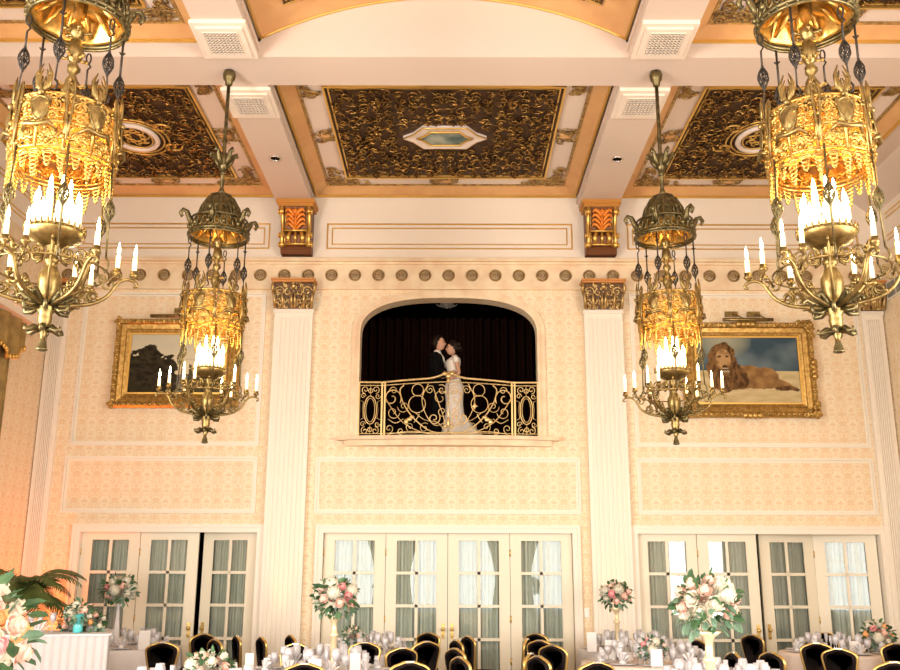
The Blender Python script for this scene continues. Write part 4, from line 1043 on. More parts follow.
ZT = .76
def put(mesh, x, y, z, rz, label, cat, group, name=None, s=1):
    o = bpy.data.objects.new(name or mesh, MESH[mesh]); COL.objects.link(o); o.location = (x, y, z); o.rotation_euler = (0, 0, rz); o.scale = (s, s, s); return tag(o, label, cat, group)
def round_table(cx, cy, r, where, seats=8, cloth='linen', a0=0, votives=3, glasses=True):
    t = empty('round_table', (cx, cy, 0), label='round cloth covered banquet table '+where, cat='table')
    w = MB(); w.lathe([(r-.02, ZT-.035), (r, ZT-.03), (r, ZT-.008), (r-.01, ZT-.006)], 40); w.build('tabletop', 'wood', t)
    for k in range(4):
        a = pi/4+k*pi/2; w = MB(); w.tube([(r*.55*cos(a), r*.55*sin(a), 0), (r*.55*cos(a), r*.55*sin(a), ZT-.035)], .02, 6); w.build('leg', 'steel', t)
    n = 96; w = MB(); f = lambda a, k: 1+k*(.035*sin(a*18+seats)+.02*sin(a*7+cx))
    vs = []
    prof = [(.02, ZT, 0), (r-.03, ZT, 0), (r+.008, ZT-.005, 0), (r+.02, ZT-.05, .1), (r+.03, ZT-.3, .7), (r+.05, .03, 1.4)]
    for (q, z, k) in prof:
        for i in range(n): a = 2*pi*i/n; g = f(a, k); vs.append((q*g*cos(a), q*g*sin(a), z))
    fs = [(i*n+j, i*n+(j+1) % n, (i+1)*n+(j+1) % n, (i+1)*n+j) for i in range(len(prof)-1) for j in range(n)]+[tuple(range(n))[::-1]]
    w.add(vs, fs, True); tag(w.build('tablecloth', cloth, None, (cx, cy, 0)), ('white' if cloth == 'linen' else 'pale blush')+' floor length cloth draped on the table '+where, 'tablecloth')
    if not glasses: return
    rr = random.Random(int(cx*10)+int(cy*100)); z = ZT+.002
    for k in range(seats):
        a = a0+2*pi*k/seats
        def P(rad, off): return cx+rad*cos(a)-off*sin(a), cy+rad*sin(a)+off*cos(a)
        x, y = P(r-.20, 0); put('dinner_plate', x, y, z, 0, 'white dinner plate on the table '+where, 'plate', 'plates on the table '+where)
        put('folded_napkin', x, y, z+.02, a+pi/2+rr.uniform(-.3, .3), 'white fan folded napkin on a plate on the table '+where, 'napkin', 'napkins on the table '+where)
        x, y = P(r-.42, .10); put('wine_glass', x, y, z, 0, 'clear wine glass on the table '+where, 'glass', 'wine glasses on the table '+where, s=1.2)
        x, y = P(r-.36, .20); put('water_goblet', x, y, z, 0, 'clear short water goblet on the table '+where, 'glass', 'water goblets on the table '+where, s=1.2)
        x, y = P(r-.48, .01); put('champagne_flute', x, y, z, 0, 'tall clear champagne flute on the table '+where, 'glass', 'champagne flutes on the table '+where)
    for k in range(votives):
        a = a0+.4+2*pi*k/votives; x, y = cx+.27*cos(a), cy+.27*sin(a)
        v = empty('votive', (x, y, z), label='glass votive candle on the table '+where, cat='candle', group='votives on the table '+where)
        add_inst('glass_cup', MESH['votive_cup'], v, (0,0,0)); add_inst('wax_candle', MESH['votive_candle'], v, (0,0,0))
TW = dict(
    A='by the left French doors',
    B='left of the door handles',
    E='before the leftmost middle door',
    C='before the right pilaster',
    F='in the centre foreground',
    D='nearest on the right',
    G='before the open right doors',
    H='at the right photo edge')
round_table(-4.78, 14.6, .78, TW['A'], 8, 'linen', .2)
round_table(-1.45, 11.05, .82, TW['B'], 9, 'linen', .1)
round_table(-1.15, 14.0, .70, TW['E'], 7, 'linen', .3)
round_table(2.62, 14.6, .78, TW['C'], 8, 'linen', 0)
round_table(2.45, 12.3, .85, TW['F'], 10, 'blush', .2)
round_table(2.5, 9.35, .80, TW['D'], 10, 'linen', .5)
round_table(5.45, 14.1, .80, TW['G'], 8, 'blush', .1)
round_table(6.0, 11.6, .80, TW['H'], 9, 'blush', .25)
round_table(-2.2, 8.6, .85, 'nearest on the left', 8, 'linen', 0)
round_table(1.94, 7.5, .60, 'under the largest tall bouquet', 6, 'linen', 0, 0, False)

def stand_bouquet(x, y, zt, zc, R0, seed, mix, nr, nh, style, lab):
    t = empty('flower_centrepiece', (x, y, zt), label=lab, cat='flower arrangement')
    h = zc-R0*.75-zt; w = MB()
    if style == 'gold': w.lathe([(.07, 0), (.075, .015), (.05, .03), (.035, .06), (.035, h*.62), (.05, h*.64), (.05, h*.67), (.03, h*.70), (.028, h*.85), (.05, h*.93), (.11, h*1.0), (.105, h), (.03, h*.97)], 16); w.build('stand', 'standgold', t)
    elif style == 'white': w.lathe([(.08, 0), (.085, .01), (.06, .05), (.03, h*.7), (.022, h*.95), (.06, h), (.02, h)], 14); w.build('stand', 'linen', t)
    else: w.lathe([(.045, 0), (.05, .01), (.055, h+.08), (.05, h+.08)], 14); w.build('vase', style, t)
    k = R0/.26 if R0 < .26 else 1
    bouquet(t, (0, 0, zc-zt), R0*.8, seed, mix, nr, nh, .85, max(.65, k), 105)
    return t
M_['standgold'] = mat('stand_pale_gold', (.85, .70, .45), .35, .4)
mixp = ['blushrose', 'rose', 'blushrose', 'ivory']
stand_bouquet(-4.98, 14.7, ZT+.002, 1.56, .27, 1, ['blushrose', 'ivory', 'rose', 'ivory'], 14, 6, 'white', 'round pink and white bouquet on a thin white stand before the left doors')
stand_bouquet(-1.31, 11.0, ZT+.002, 1.54, .27, 2, mixp, 15, 6, 'gold', 'round blush and white bouquet on a gold stand left of the middle doors')
stand_bouquet(2.42, 14.6, ZT+.002, 1.52, .25, 3, mixp, 16, 4, 'gold', 'small round pink bouquet on a slender gold stand before the right pilaster')
stand_bouquet(1.94, 7.55, ZT+.002, 1.57, .27, 5, ['blushrose', 'blushrose', 'ivory'], 15, 6, 'gold', 'largest round blush and white bouquet on a thick pale gold stand, right of centre')
stand_bouquet(-1.38, 13.75, ZT+.002, .97, .15, 6, ['blushrose', 'ivory'], 7, 2, 'crystal', 'small white and pink bouquet low on the table before the middle doors')
stand_bouquet(5.95, 13.95, ZT+.002, 1.0, .24, 7, ['rose', 'peach', 'blushrose', 'ivory'], 12, 4, 'crystal', 'low pink, orange and white bouquet before the right doors')
stand_bouquet(-2.12, 8.75, ZT+.002, .96, .22, 8, ['blushrose', 'ivory'], 11, 5, 'crystal', 'low white and blush bouquet at the bottom edge, left of the pilaster')
stand_bouquet(1.05, 11.0+.9, ZT+.002, .95, .15, 9, ['rose', 'blushrose'], 8, 1, 'crystal', '') if False else None
stand_bouquet(2.36, 11.8, ZT+.002, .95, .17, 9, ['rose', 'blushrose'], 8, 2, 'crystal', 'small low pink bouquet on the crowded central table below the right pilaster')
# foreground table & bouquet
round_table(-2.15, 4.15, .75, 'closest to the camera', 8, 'linen', 0, 3, False)
FB = stand_bouquet(-2.00, 4.05, ZT+.002, 1.52, .32, 15, ['ivory', 'blushrose', 'ivory', 'peach'], 24, 0, 'gold', 'closest large pink and ivory bouquet, cut by the left photo edge')

for q in ((.19, -.26, .14, 'rose'), (.23, -.22, .0, 'ivory'), (.245, -.2, -.03, 'rose'), (.13, -.30, -.02, 'ivory'), (.12, -.28, .24, 'peach'), (.2, -.25, -.12, 'ivory')):
    d = Vector(q[:3]); add_inst('rose', MESH['rose_'+q[3]], FB, Vector((0, 0, 1.52-ZT))+d*.93, d.to_track_quat('Z', 'Y').to_euler(), 1.0)
add_inst('hydrangea', MESH['hydrangea'], FB, (.02, -.27, 1.52-ZT-.10)); add_inst('hydrangea', MESH['hydrangea'], FB, (-.12, -.2, 1.52-ZT+.12))
# cards
def card(x, y, w_, h_, lab, rz=0, m=None, z=ZT+.002, name='menu_card'):
    w = MB(); w.box((-w_/2, -.003, 0), (w_/2, .003, h_)); w.add([(-w_/2, .003, h_), (w_/2, .003, h_), (w_/2, .06, 0), (-w_/2, .06, 0)], [(0,1,2,3)])
    tag(w.build(name, m or 'card', None, (x, y, z), rz), lab, 'card')
card(-2.18, 10.75, .09, .20, 'tall tan menu card on the left table beside the pilaster', 0, 'blush')
card(-1.42, 10.35, .13, .17, 'white menu card in front of the gold stand bouquet', .1)
card(-1.02, 10.5, .11, .22, 'cream menu card right of the gold stand bouquet', -.1, 'blush')
card(-4.32, 13.95, .15, .26, 'white framed table card beside the thin white stand', .1)
card(2.62, 7.98, .13, .21, 'white menu card right of the thick gold stand', -.1)
card(2.36, 11.56, .13, .20, 'white menu card in front of the small low pink bouquet', 0)
card(1.98, 12.5, .13, .24, 'white card standing left of the small low pink bouquet', 0)
card(5.52, 13.7, .14, .17, 'white menu card in front of the low pink and orange bouquet', 0)
card(1.95, 13.95, .13, .26, 'tall white card standing below the slender gold stand bouquet', 0)
card(6.12, 14.25, .10, .33, 'tall white card on a stem beside the low bouquet at the right doors', 0)
card(-1.42, 11.65, .13, .24, 'pale table number card beside the gold stand bouquet', .1, 'blush')

# head table with pleated skirt on the left
t = empty('head_table', (-4.35, 11.2, 0), rz=radians(18), label='raised table with a pale pleated skirt at the lower left', cat='table')
w = MB(); w.box((-1.25, -.45, 1.08), (.45, .5, 1.13)); w.box((-1.2, -.4, 0), (.4, .45, 1.08)); w.build('tabletop', 'wood', t)
w = MB()
def sk(u, v):
    L = 1.7+.95; s = u*L; wv = .012*sin(s*2*pi/.085)*(1-.6*v)
    if s < 1.7: x, y, nx, ny = -1.25+s, -.46, 0, -1
    else: x, y, nx, ny = .46, -.46+(s-1.7), 1, 0
    return (x+nx*wv, y+ny*wv-.02*ny*0, 1.13*v+.01)
w.grid(sk, 300, 3); w.build('pleated_skirt', 'skirt', t)
w = MB(); w.box((-1.27, -.48, 1.13), (.48, .52, 1.145)); w.build('table_linen', 'linen', t)
hz = 1.147
def HT(x, y): c, s = cos(radians(18)), sin(radians(18)); return -4.35+x*c-y*s, 11.2+x*s+y*c
LH = 'on the raised table at the lower left'
for k in range(9):
    x, y = HT(-1.0+.12*k, -.1+.12*(k % 3)); put('wine_glass' if k % 2 else 'champagne_flute', x, y, hz, 0, 'clear stemmed glass '+LH, 'glass', 'glasses '+LH, name='wine_glass' if k % 2 else 'champagne_flute')
for k, (x, y) in enumerate(((-.72, -.3), (-.5, -.28), (-.28, -.3), (-.9, -.2))):
    a, b = HT(x, y); put('folded_napkin', a, b, hz, .3*k, 'white folded napkin '+LH, 'napkin', 'napkins '+LH, s=1.15)
    put('dinner_plate', a, b, hz, 0, 'white plate '+LH, 'plate', 'plates '+LH) if False else None
a, b = HT(.12, -.15); stand_bouquet(a, b, hz, 1.38, .15, 21, ['blushrose', 'ivory'], 6, 2, 'turq', 'white bouquet in a turquoise vase on the raised table')
a, b = HT(.25, .05); stand_bouquet(a, b, hz, 1.25, .16, 22, ['blushrose', 'ivory', 'peach'], 9, 2, 'crystal', 'low blush and orange bouquet at the right end of the raised table')
a, b = HT(.02, .22); stand_bouquet(a, b, hz, 1.24, .14, 23, ['blushrose', 'peach', 'blushrose'], 9, 1, 'crystal', 'low pink bouquet behind the turquoise vase on the raised table')

# ------------------------------------------------------------------ banquet chairs
def make_chair():
    t = empty('banquet_chair', (0,0,0))
    def outline(sc_, n=9):
        half = [(.128, .50), (.152, .60), (.174, .70), (.192, .79), (.198, .84), (.188, .877), (.15, .905), (.10, .922), (.05, .940), (0, .943)]
        L = [(x*sc_, z) for x, z in half]; return L+[(-x, z) for x, z in L[-2::-1]]
    def yy(z): return -.20-.09*(z-.45)
    o = outline(1); w = MB()
    p = [(x, yy(z), z) for x, z in [(.12, .44)]+o+[(-.12, .44)]]; q = smoothp(p, 2); w.tube(q, .0185, 7); w.tube([(-.13, yy(.5), .5), (.13, yy(.5), .5)], .012, 6); w.build('back_frame', 'chairgold', t)
    w = MB(); inn = outline(.95); n = len(inn)
    vs = []
    for d in (-.022, .022): vs += [(x, yy(z)+d*1.0, z) for x, z in inn]
    vs2 = [(x*.8, yy(.52+(z-.5)*.9)-.032, .52+(z-.5)*.9) for x, z in inn]; vs3 = [(x*.8, yy(.52+(z-.5)*.9)+.034, .52+(z-.5)*.9) for x, z in inn]
    w.add(vs+vs2+vs3, [(i, i+1, n+i+1, n+i) for i in range(n-1)]+[(i, 2*n+i, 2*n+i+1, i+1) for i in range(n-1)]+[(n+i, n+i+1, 3*n+i+1, 3*n+i) for i in range(n-1)]+[tuple(range(2*n, 3*n)), tuple(range(3*n, 4*n))[::-1]], True); w.build('backrest', 'seat', t)
    w = MB(); 
    w.grid(lambda u, v: ((u-.5)*.42*(1-.10*(1-v)), -.20+.42*v, .455+.035*sin(pi*min(1, max(0, u)))**.4*sin(pi*min(1, max(0, v)))**.4), 10, 10); w.box((-.20, -.20, .40), (.20, .22, .455)); w.build('seat', 'seat', t)
    for sx in (-1, 1):
        w = MB(); w.tube([(sx*.185, .19, .41), (sx*.195, .22, 0)], [.016, .012], 6); w.build('leg', 'chairgold', t)
        w = MB(); w.tube([(sx*.13, yy(.5), .5), (sx*.165, -.21, .40), (sx*.185, -.27, 0)], [.016, .016, .012], 6); w.build('leg', 'chairgold', t)
        w = MB(); w.tube([(sx*.19, .18, .40), (sx*.165, -.2, .40)], .011, 5); w.build('seat_rail', 'chairgold', t)
    w = MB(); w.box((-.045, yy(.93)-.02, .945), (.045, yy(.93)+.02, .957)); w.build('hand_grip', 'silver', t)
    return t
CHR = make_chair()
# (x, y of the top of the back, heading: direction the sitter looks in degrees from +Y anticlockwise, label)
chairs = [
 (-3.67, 12.62, 4, 'black gold-rimmed banquet chair before the table by the left doors, full back seen'),
 (-3.64, 14.5, 45, 'black gold-rimmed chair right of the left doors table, turned half sideways'),
 (-3.16, 13.25, -50, 'black gold-rimmed chair angled left of the pilaster, behind the low white bouquet'),
 (-3.05, 14.05, -62, 'farthest black gold-rimmed chair left of the pilaster, nearly edge on'),
 (-2.80, 10.89, -72, 'narrow edge-on black and gold chair left of the low white bouquet'),
 (-2.64, 13.75, -60, 'black gold-rimmed chair standing in front of the left pilaster'),
 (-1.95, 12.45, 170, 'black gold-rimmed chair behind the glasses left of the gold stand bouquet'),
 (-2.32, 14.25, -60, 'gold-rimmed chair between left pilaster and middle doors, only its rim seen'),
 (-1.42, 9.62, 5, 'gold chair top at the bottom edge left of centre, below the menu cards'),
 (-1.12, 12.75, 175, 'black gold-rimmed chair right of the gold stand bouquet, behind its table'),
 (-.60, 11.8, 28, 'black gold-rimmed chair before the middle doors, left of the largest dark back'),
 (-.34, 12.95, 30, 'broad black gold-rimmed chair back before the left middle doors'),
 (-.36, 15.0, 150, 'farthest black gold-rimmed chair against the middle doors'),
 (-.42, 9.85, 12, 'gold chair rim at the bottom edge, left of the door handles'),
 (.05, 13.3, -65, 'narrow black gold-rimmed chair just right of the door handles'),
 (.22, 14.2, -62, 'second narrow black gold-rimmed chair right of the door handles, farther back'),
 (.03, 11.7, -55, 'black gold-rimmed chair right of the door handles, nearer and turned'),
 (.08, 10.45, -60, 'nearest gold-rimmed chair below the door handles, cut by the bottom edge'),
 (1.02, 13.6, 75, 'edge-on gold-rimmed chair leaning left of the centre right group'),
 (.86, 11.0, 68, 'narrow gold-rimmed chair nearer, left of the stack-like centre right group'),
 (1.25, 14.9, -35, 'farthest black chair of the overlapping group before the rightmost middle door'),
 (1.17, 13.29, -35, 'second black chair of the overlapping group before the rightmost middle door'),
 (1.24, 12.34, -38, 'third, broadest black chair of the overlapping group before the rightmost middle door'),
 (.91, 10.6, -58, 'nearest black chair of the overlapping group before the rightmost middle door'),
 (1.42, 9.9, 20, 'gold chair rim at the bottom edge below the glasses right of centre'),
 (4.45, 14.8, -55, 'black gold-rimmed chair before the open right door, left of the right table'),
 (3.60, 11.30, -66, 'smaller looking black gold-rimmed chair below the open right door, cut by bottom edge'),
 (4.72, 12.95, -8, 'broad black gold-rimmed chair with grip in front of the right doors table'),
 (4.62, 11.95, -35, 'black gold-rimmed chair overlapping the broad one at the right table'),
 (5.8, 15.5, 180, 'gold-rimmed chair behind the right doors table, only its top seen'),
 (5.75, 12.95, 180, 'gold-rimmed chair top between the two rightmost tables'),
 (4.42, 10.05, -5, 'black chair with gold top rail at the bottom right corner'),
 (3.32, 13.5, 120, 'gold-rimmed chair behind the crowded table, left of the thick gold stand'),
 (3.16, 11.25, 100, 'edge-on gold chair just right of the thick gold stand'),
]
for i, (x, y, h, lab) in enumerate(chairs):
    c = CHR if i == 0 else copy_tree(CHR)
    a = radians(h); c.rotation_euler = (0, 0, a); ox, oy = 0, -.243
    c.location = (x-(ox*cos(a)-oy*sin(a)), y-(ox*sin(a)+oy*cos(a)), 0)
    tag(c, lab, 'chair', 'black banquet chairs with gold frames')

# ------------------------------------------------------------------ palm
t = empty('potted_palm', (-5.88, 13.3, 0), label='potted palm with arching fronds lit orange in the left corner', cat='plant')
w = MB(); w.lathe([(.16, 0), (.24, .35), (.26, .38), (.24, .38), (.2, .3), (.01, .3)], 16); w.build('pot', 'pot', t)
w = MB(); w.tube([(0,0,.3), (.02,0,.7), (0,0,1.5)], [.06, .05, .04], 7); w.build('trunk', 'wood', t)
rr = random.Random(5)
for k in range(38):
    a = 2*pi*k/38*2.0+rr.uniform(-.1, .1); L = rr.uniform(.6, .95); up = rr.uniform(.45, 1.15); w = MB()
    pts = [Vector((L*s*cos(a), L*s*sin(a), 1.42+up*s*1.2-(.75+.25*up)*s*s*1.0)) for s in [i/12 for i in range(13)]]
    w.tube(pts, [.010-.0006*i for i in range(13)], 4)
    for i in range(2, 13):
        d = (pts[i]-pts[i-1]).normalized(); sd = d.cross(Vector((0,0,1))).normalized(); l = .30*sin(pi*min(1, (i+1)/14))+.04
        for s in (-1, 1):
            for h in (0, .5):
                p = pts[i-1].lerp(pts[i], h); e = p+(sd*s*.75+d*.65-Vector((0,0,.28))).normalized()*l; q = d*.014
                w.add([p-q, p+q, p.lerp(e, .6)+q*.9, e, p.lerp(e, .6)-q*.9], [(0,1,2,4), (4,2,3)])
    w.build('frond', 'palm', t)

# ------------------------------------------------------------------ bride and groom
def skin_mesh(name, joints, edges, mt, parent=None, sub=2, root=0):
    me = bpy.data.meshes.new(name); me.from_pydata([j[:3] for j in joints], edges, []); o = bpy.data.objects.new(name, me); COL.objects.link(o)
    md = o.modifiers.new('skin', 'SKIN'); 
    for i, j in enumerate(joints):
        sv = me.skin_vertices[0].data[i]; r = j[3]; sv.radius = (r, r) if not isinstance(r, tuple) else r; sv.use_root = (i == root)
    md.use_smooth_shade = True
    s = o.modifiers.new('sub', 'SUBSURF'); s.levels = sub; s.render_levels = sub
    dg = bpy.context.evaluated_depsgraph_get(); dg.update(); ev = o.evaluated_get(dg); nm = bpy.data.meshes.new_from_object(ev)
    nm.materials.clear(); nm.materials.append(M_[mt]); o.modifiers.clear(); o.data = nm; nm.name = name
    for p_ in nm.polygons: p_.use_smooth = True
    if parent is not None: o.parent = parent
    return o
def head(w, c, face, s=1.0):
    """ovoid head with brow, nose, lips, chin; face = direction angle in XY"""
    n, m = 20, 18; vs = []; c = Vector(c); f = Vector((cos(face), sin(face), 0)); sd = Vector((-sin(face), cos(face), 0))
    for i in range(m+1):
        th = pi*i/m; z = -cos(th)
        for j in range(n):
            a = 2*pi*j/n; x = sin(th)*cos(a); y = sin(th)*sin(a)
            X = x*.098; Y = y*.074; Z = z*.118
            if z < 0: Y *= 1-.35*(-z)**1.5; X = X*(1-.25*(-z)**2)+(.018*(-z) if x > 0 else .03*(-z)*1.0)
            fr = max(0, x)**6*(1 if abs(y) < .5 else .4)
            fz = math.exp(-((abs(y))/.22)**2)*(x > 0)
            X += fz*(.030*math.exp(-((z+.12)/.13)**2)+.012*math.exp(-((z-.08)/.12)**2)*.6+.012*math.exp(-((z+.42)/.07)**2)+.014*math.exp(-((z+.75)/.12)**2)-.008*math.exp(-((z+.28)/.04)**2))
            X -= .010*math.exp(-((abs(y)-.38)/.15)**2)*math.exp(-((z-.04)/.12)**2)*(x > 0)
            vs.append(c+(f*X+sd*Y)*s+Vector((0, 0, Z*s)))
    w.add(vs, [(i*n+j, i*n+(j+1) % n, (i+1)*n+(j+1) % n, (i+1)*n+j) for i in range(m) for j in range(n)], True)
    for q in (-1, 1): e = c+sd*q*.074*s+Vector((0, 0, -.005)); w.ball(e, .028*s, 8, 6, sx=.55, sy=.55, sz=1.1)
def face_bits(t, c, face, s, lip):
    c = Vector(c); f = Vector((cos(face), sin(face), 0)); sd = Vector((-sin(face), cos(face), 0))
    for q in (-1, 1):
        w = MB(); w.ball(c+f*.080*s+sd*q*.030*s+Vector((0,0,.008)), .011, 7, 5); w.build('eye', 'hair', t)
        w = MB(); w.tube([c+f*.088*s+sd*q*.014*s+Vector((0,0,.028)), c+f*.088*s+sd*q*.034*s+Vector((0,0,.034)), c+f*.072*s+sd*q*.052*s+Vector((0,0,.027))], .0035, 4); w.build('eyebrow', 'hair', t)
    w = MB(); w.tube([c+f*.082*s-sd*.02*s+Vector((0,0,-.05)), c+f*.098*s+Vector((0,0,-.049)), c+f*.082*s+sd*.02*s+Vector((0,0,-.05))], [.003, .006, .003], 5); w.build('lips', lip, t)
M_['lip'] = mat('lips', (.5, .12, .10), .4)
def fingers(J, E, wrist_i, palm, d, side, n=4):
    """append palm and five bent fingers: d finger direction, side across the palm"""
    d = Vector(d).normalized(); side = Vector(side).normalized(); up = d.cross(side)
    pi_ = len(J); p = Vector(palm); J.append((*p, (.028, .016))); E.append((wrist_i, pi_))
    for k in range(4):
        b = p+side*(.018*(k-1.5))+d*.025; L = (.065, .078, .074, .058)[k]; i0 = len(J)
        J.append((*b, .009)); J.append((*(b+d*L*.55-up*.008), .008)); J.append((*(b+d*L*.85-up*.030), .006)); E.extend([(pi_, i0), (i0, i0+1), (i0+1, i0+2)])
    i0 = len(J); b = p-side*.028; J.append((*b, .010)); J.append((*(b-side*.018+d*.03-up*.01), .008)); J.append((*(b-side*.016+d*.052-up*.02), .007)); E.extend([(pi_, i0), (i0, i0+1), (i0+1, i0+2)])
GY = 16.45; GZ = 4.05
g = empty('person', (-.30, GY, GZ), label='groom in a black suit facing right, holding the bride on the balcony', cat='person')
J = [(0, 0, .95, (.10, .08)), (.0, 0, 1.15, (.11, .09)), (.0, 0, 1.38, (.10, .08)), (.01, 0, 1.50, .055), (.025, 0, 1.58, .052)]
E_ = [(0,1), (1,2), (2,3), (3,4)]
def limb(pts, frm):
    for p in pts: J.append(p); E_.append((frm, len(J)-1)); frm = len(J)-1
    return frm
limb([(.0, -.08, .88, .065), (.0, -.10, .48, .058), (-.01, -.10, .10, .042), (.06, -.11, .05, .036), (.13, -.11, .04, .03)], 0)
limb([(.0, .08, .88, .065), (.02, .10, .48, .058), (.01, .10, .10, .042), (.08, .11, .05, .036), (.15, .11, .04, .03)], 0)
wr = limb([(.0, -.18, 1.40, .042), (-.02, -.25, 1.15, .036), (.12, -.25, 1.06, .034), (.22, -.20, 1.12, .024)], 2); fingers(J, E_, wr, (.265, -.18, 1.14), (1, .25, .05), (0, .1, 1))
wr = limb([(.0, .18, 1.40, .042), (-.01, .25, 1.15, .036), (.10, .25, 1.08, .034), (.20, .20, 1.12, .024)], 2); fingers(J, E_, wr, (.25, .17, 1.13), (1, -.4, .02), (0, -.1, 1))
body = skin_mesh('body', J, E_, 'skin', g)
hb = MB(); hc = (.045, 0, 1.675); head(hb, hc, radians(-6), 1.04); ho = hb.build('head', 'skin', g)
face_bits(g, hc, radians(-6), 1.04, 'lip')
def hair_cap(parent, c, face, s, bun=False, name='hair'):
    w = MB(); c = Vector(c); f = Vector((cos(face), sin(face), 0)); sd = Vector((-sin(face), cos(face), 0)); n, m = 20, 10; vs = []
    for i in range(m+1):
        th = pi*.5*i/m*1.25
        for j in range(n):
            a = 2*pi*j/n; x, y, z = sin(th)*cos(a), sin(th)*sin(a), cos(th); k = 1.0
            if x > .25 and z < .62: k = .86            # keep the face clear
            rr_ = (1.07+.02*sin(a*7))*k; vs.append(c+(f*(x*.100*rr_-.008)+sd*y*.080*rr_+Vector((0, 0, z*.125*rr_)))*s)
    w.add(vs, [(i*n+j, i*n+(j+1) % n, (i+1)*n+(j+1) % n, (i+1)*n+j) for i in range(m) for j in range(n)], True)
    w.ball(c-f*.05*s+Vector((0,0,-.02)), .078*s, 12, 8)
    if bun: w.ball(c-f*.115*s+Vector((0,0,-.015)), .058*s, 10, 7); w.ball(c-f*.10*s+Vector((0,0,.05)), .05*s, 8, 6)
    w.build(name, 'hair', parent)
hair_cap(g, (.040, 0, 1.692), radians(-6), 1.04)
# jacket and trousers
J = [(0, 0, .80, .150), (.0, 0, .96, .148), (.0, 0, 1.14, .140), (.0, 0, 1.33, .160), (.0, 0, 1.43, .115)]; E_ = [(0,1), (1,2), (2,3), (3,4)]
limb([(.0, -.20, 1.42, .080), (-.02, -.265, 1.15, .065), (.10, -.255, 1.06, .055), (.20, -.205, 1.11, .042)], 3)
limb([(.0, .20, 1.42, .080), (-.01, .265, 1.15, .065), (.08, .26, 1.09, .055), (.175, .215, 1.12, .044)], 3)
skin_mesh('suit_jacket', J, E_, 'suit', g)
J = [(0, 0, .94, .135)]; E_ = []
limb([(.0, -.09, .85, .105), (.0, -.10, .48, .082), (-.01, -.10, .07, .066)], 0); limb([(.0, .09, .85, .105), (.02, .10, .48, .082), (.01, .10, .07, .066)], 0)
skin_mesh('trousers', J, E_, 'suit', g)
for sy, ox in ((-1, 0), (1, .02)):
    w = MB(); w.lathe([(.045, 0), (.052, .01), (.05, .05), (.03, .09)], 12, (.05+ox, sy*.105, 0), sx=2.4); w.build('shoe', 'seat', g)
w = MB(); w.lathe([(.066, 1.485), (.064, 1.51), (.060, 1.535), (.054, 1.54)], 14, (.016, 0, 0)); w.build('shirt_collar', 'shirt', g)
w = MB(); w.tube([(.065, 0, 1.50), (.115, 0, 1.42), (.148, 0, 1.33), (.150, 0, 1.24)], [.018, .022, .018, .006], 6); w.build('shirt_front', 'shirt', g)
w = MB(); w.tube([(.118, -.085, 1.34), (.13, -.095, 1.37)], .014, 5); w.build('boutonniere', 'ivory', g)

b = empty('person', (.02, GY-.02, GZ), label='bride in a white lace mermaid gown facing the groom on the balcony', cat='person')
J = [(0, 0, .95, (.12, .10)), (.0, 0, 1.12, (.092, .08)), (-.01, 0, 1.30, (.115, .085)), (.0, 0, 1.42, .045), (-.015, 0, 1.49, .043)]; E_ = [(0,1), (1,2), (2,3), (3,4)]
limb([(.0, -.07, .88, .08), (.0, -.06, .48, .055), (.0, -.06, .10, .038), (-.08, -.06, .04, .03)], 0); limb([(.0, .07, .88, .08), (.02, .06, .48, .055), (.02, .06, .10, .038), (-.06, .06, .04, .03)], 0)
wr = limb([(.02, -.145, 1.36, .042), (.085, -.19, 1.12, .034), (-.03, -.20, 1.02, .026), (-.12, -.19, 1.05, .019)], 2); fingers(J, E_, wr, (-.165, -.185, 1.065), (-1, .1, .1), (0, .1, 1))
wr = limb([(.0, .145, 1.36, .042), (.05, .20, 1.12, .034), (-.04, .20, 1.12, .026), (-.14, .16, 1.20, .019)], 2); fingers(J, E_, wr, (-.19, .14, 1.22), (-1, -.2, .3), (0, -.1, 1))
skin_mesh('body', J, E_, 'skin', b)
hc = (-.035, 0, 1.575); hb = MB(); head(hb, hc, radians(184), .95); hb.build('head', 'skin', b); face_bits(b, hc, radians(184), .95, 'lip'); hair_cap(b, (-.025, 0, 1.605), radians(184), .97, True)
prof = [(0, .28, .02), (.10, .27, .02), (.25, .225, .015), (.45, .165, .01), (.62, .15, .005), (.80, .165, .0), (.92, .168, .0), (1.02, .135, -.005), (1.10, .112, -.005), (1.20, .125, -.015), (1.30, .145, -.02), (1.36, .135, -.01), (1.40, .10, .01)]
w = MB(); n = 40; vs = []
for (z, r, cx) in prof:
    for j in range(n):
        a = 2*pi*j/n; fl = max(0, (.45-z)/.45); rr_ = r*(1+.07*fl*sin(a*9)); tr = 1+fl*.9*max(0, cos(a))**2
        ex = r*.82 if z > 1 else r; x = cx+rr_*(.86 if z > 1 else .95)*cos(a)*tr+fl*.02; y = rr_*.9*sin(a)*(1.12 if z > 1.15 else 1)
        if 1.2 <= z <= 1.36 and cos(a) < 0: x -= .018*math.exp(-((z-1.27)/.06)**2)
        vs.append((x, y, z+.01))
w.add(vs, [(i*n+j, i*n+(j+1) % n, (i+1)*n+(j+1) % n, (i+1)*n+j) for i in range(len(prof)-1) for j in range(n)]+[tuple(range(n))[::-1]], True)
w.build('lace_gown', 'dress', b)
for sy in (-1, 1):
    w = MB(); w.tube([(.01, sy*.08, 1.39), (.01, sy*.125, 1.395), (.02, sy*.155, 1.36), (.03, sy*.165, 1.30)], [.04, .055, .055, .045], 9); w.build('cap_sleeve', 'dress', b)
w = MB(); w.tube([(-.008+.055*cos(q), .055*sin(q), 1.425-.02*cos(q)*-1) for q in [i*.52 for i in range(12)]], .006, 5, closed=True); w.build('necklace', 'chairgold', b)

g.scale = (1.05,)*3; b.scale = (1.05,)*3

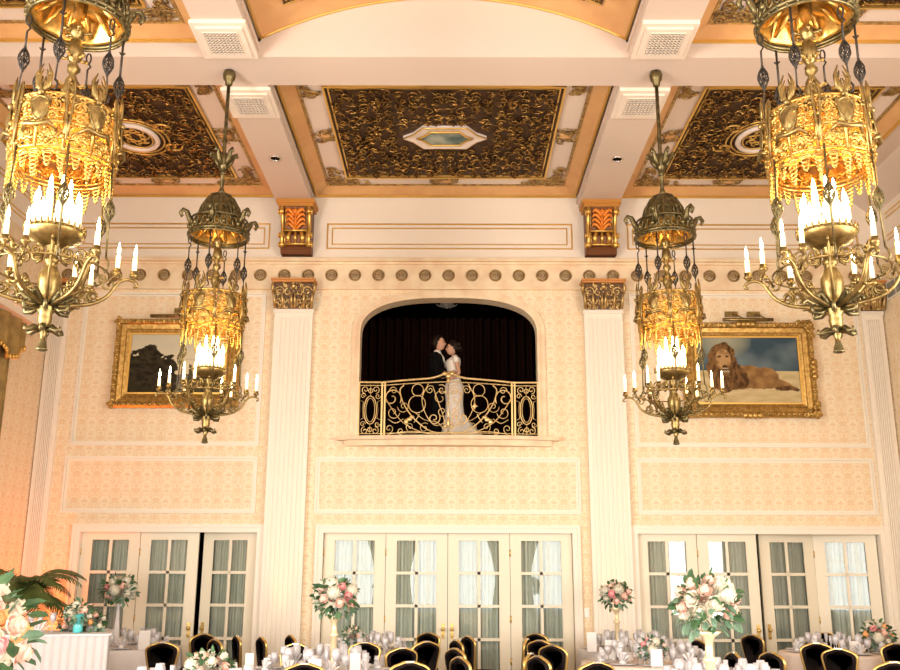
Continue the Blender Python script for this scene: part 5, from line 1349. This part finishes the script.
# ------------------------------------------------------------------ camera, light, view
cam = bpy.data.cameras.new('camera'); co = bpy.data.objects.new('camera', cam); COL.objects.link(co); sc.camera = co
cam.lens = 38.0; cam.sensor_width = 36; cam.clip_end = 200
p = math.atan(.256)
co.matrix_world = Matrix.Translation((0, 0, 1.75)) @ Matrix.Rotation(radians(.2), 4, 'Z') @ Matrix.Rotation(pi/2+p, 4, 'X') @ Matrix.Rotation(radians(.2), 4, 'Z')
wd = bpy.data.worlds.new('world'); sc.world = wd; wd.use_nodes = True
wd.node_tree.nodes['Background'].inputs[0].default_value = (.80, .90, 1, 1); wd.node_tree.nodes['Background'].inputs[1].default_value = 1.6
def light(kind, name, loc, power, col, rot=(0, 0, 0), **k):
    l = bpy.data.lights.new(name, kind); l.energy = power; l.color = col
    for a, v in k.items(): setattr(l, a, v)
    o = bpy.data.objects.new(name, l); COL.objects.link(o); o.location = loc; o.rotation_euler = rot; return o
for i, (a, b) in enumerate(wx):        # daylight entering by the tall rear windows
    light('AREA', 'window_daylight', ((a+b)/2, -3.9, 3.4), 300, (1, .96, .88), (pi/2, 0, 0), shape='RECTANGLE', size=3.4, size_y=5.4)
for (x, s_, pw) in ((XL+.12, 1, 640), (XR-.12, -1, 380)):   # added area lights at the side frames, brightening the far walls
    for yc in (.2, 4.2): light('AREA', 'window_daylight', (x, yc, 2.7), pw, (1, .96, .90), (0, -s_*pi/2, 0), shape='RECTANGLE', size=4.2, size_y=2.6)
for c in CHS:
    x, y, _ = c.location
    light('POINT', 'candle_glow', (x, y, 4.66), 19, (1, .62, .28), shadow_soft_size=.10)
    light('POINT', 'candle_glow', (x, y, 5.4), 6, (1, .55, .22), shadow_soft_size=.15)
light('SPOT', 'uplight', (-6.45, 15.6, .15), 300, (1, .15, .01), (pi, 0, 0), spot_size=radians(75), spot_blend=.9, shadow_soft_size=.1)
for x in (PL, PR): light('SPOT', 'uplight', (x, 15.55, .2), 110, (1, .36, .12), (pi-radians(4), 0, 0), spot_size=radians(30), spot_blend=.9, shadow_soft_size=.05)
sc.view_settings.view_transform = 'Standard'; sc.view_settings.look = 'None'; sc.view_settings.gamma = 1; sc.view_settings.exposure = .58
sc.view_settings.use_curve_mapping = False
sc.cycles.use_denoising = True; sc.cycles.max_bounces = 8; sc.cycles.diffuse_bounces = 4; sc.cycles.transparent_max_bounces = 12; sc.cycles.sample_clamp_indirect = 6
sc.cycles.caustics_reflective = False; sc.cycles.caustics_refractive = False
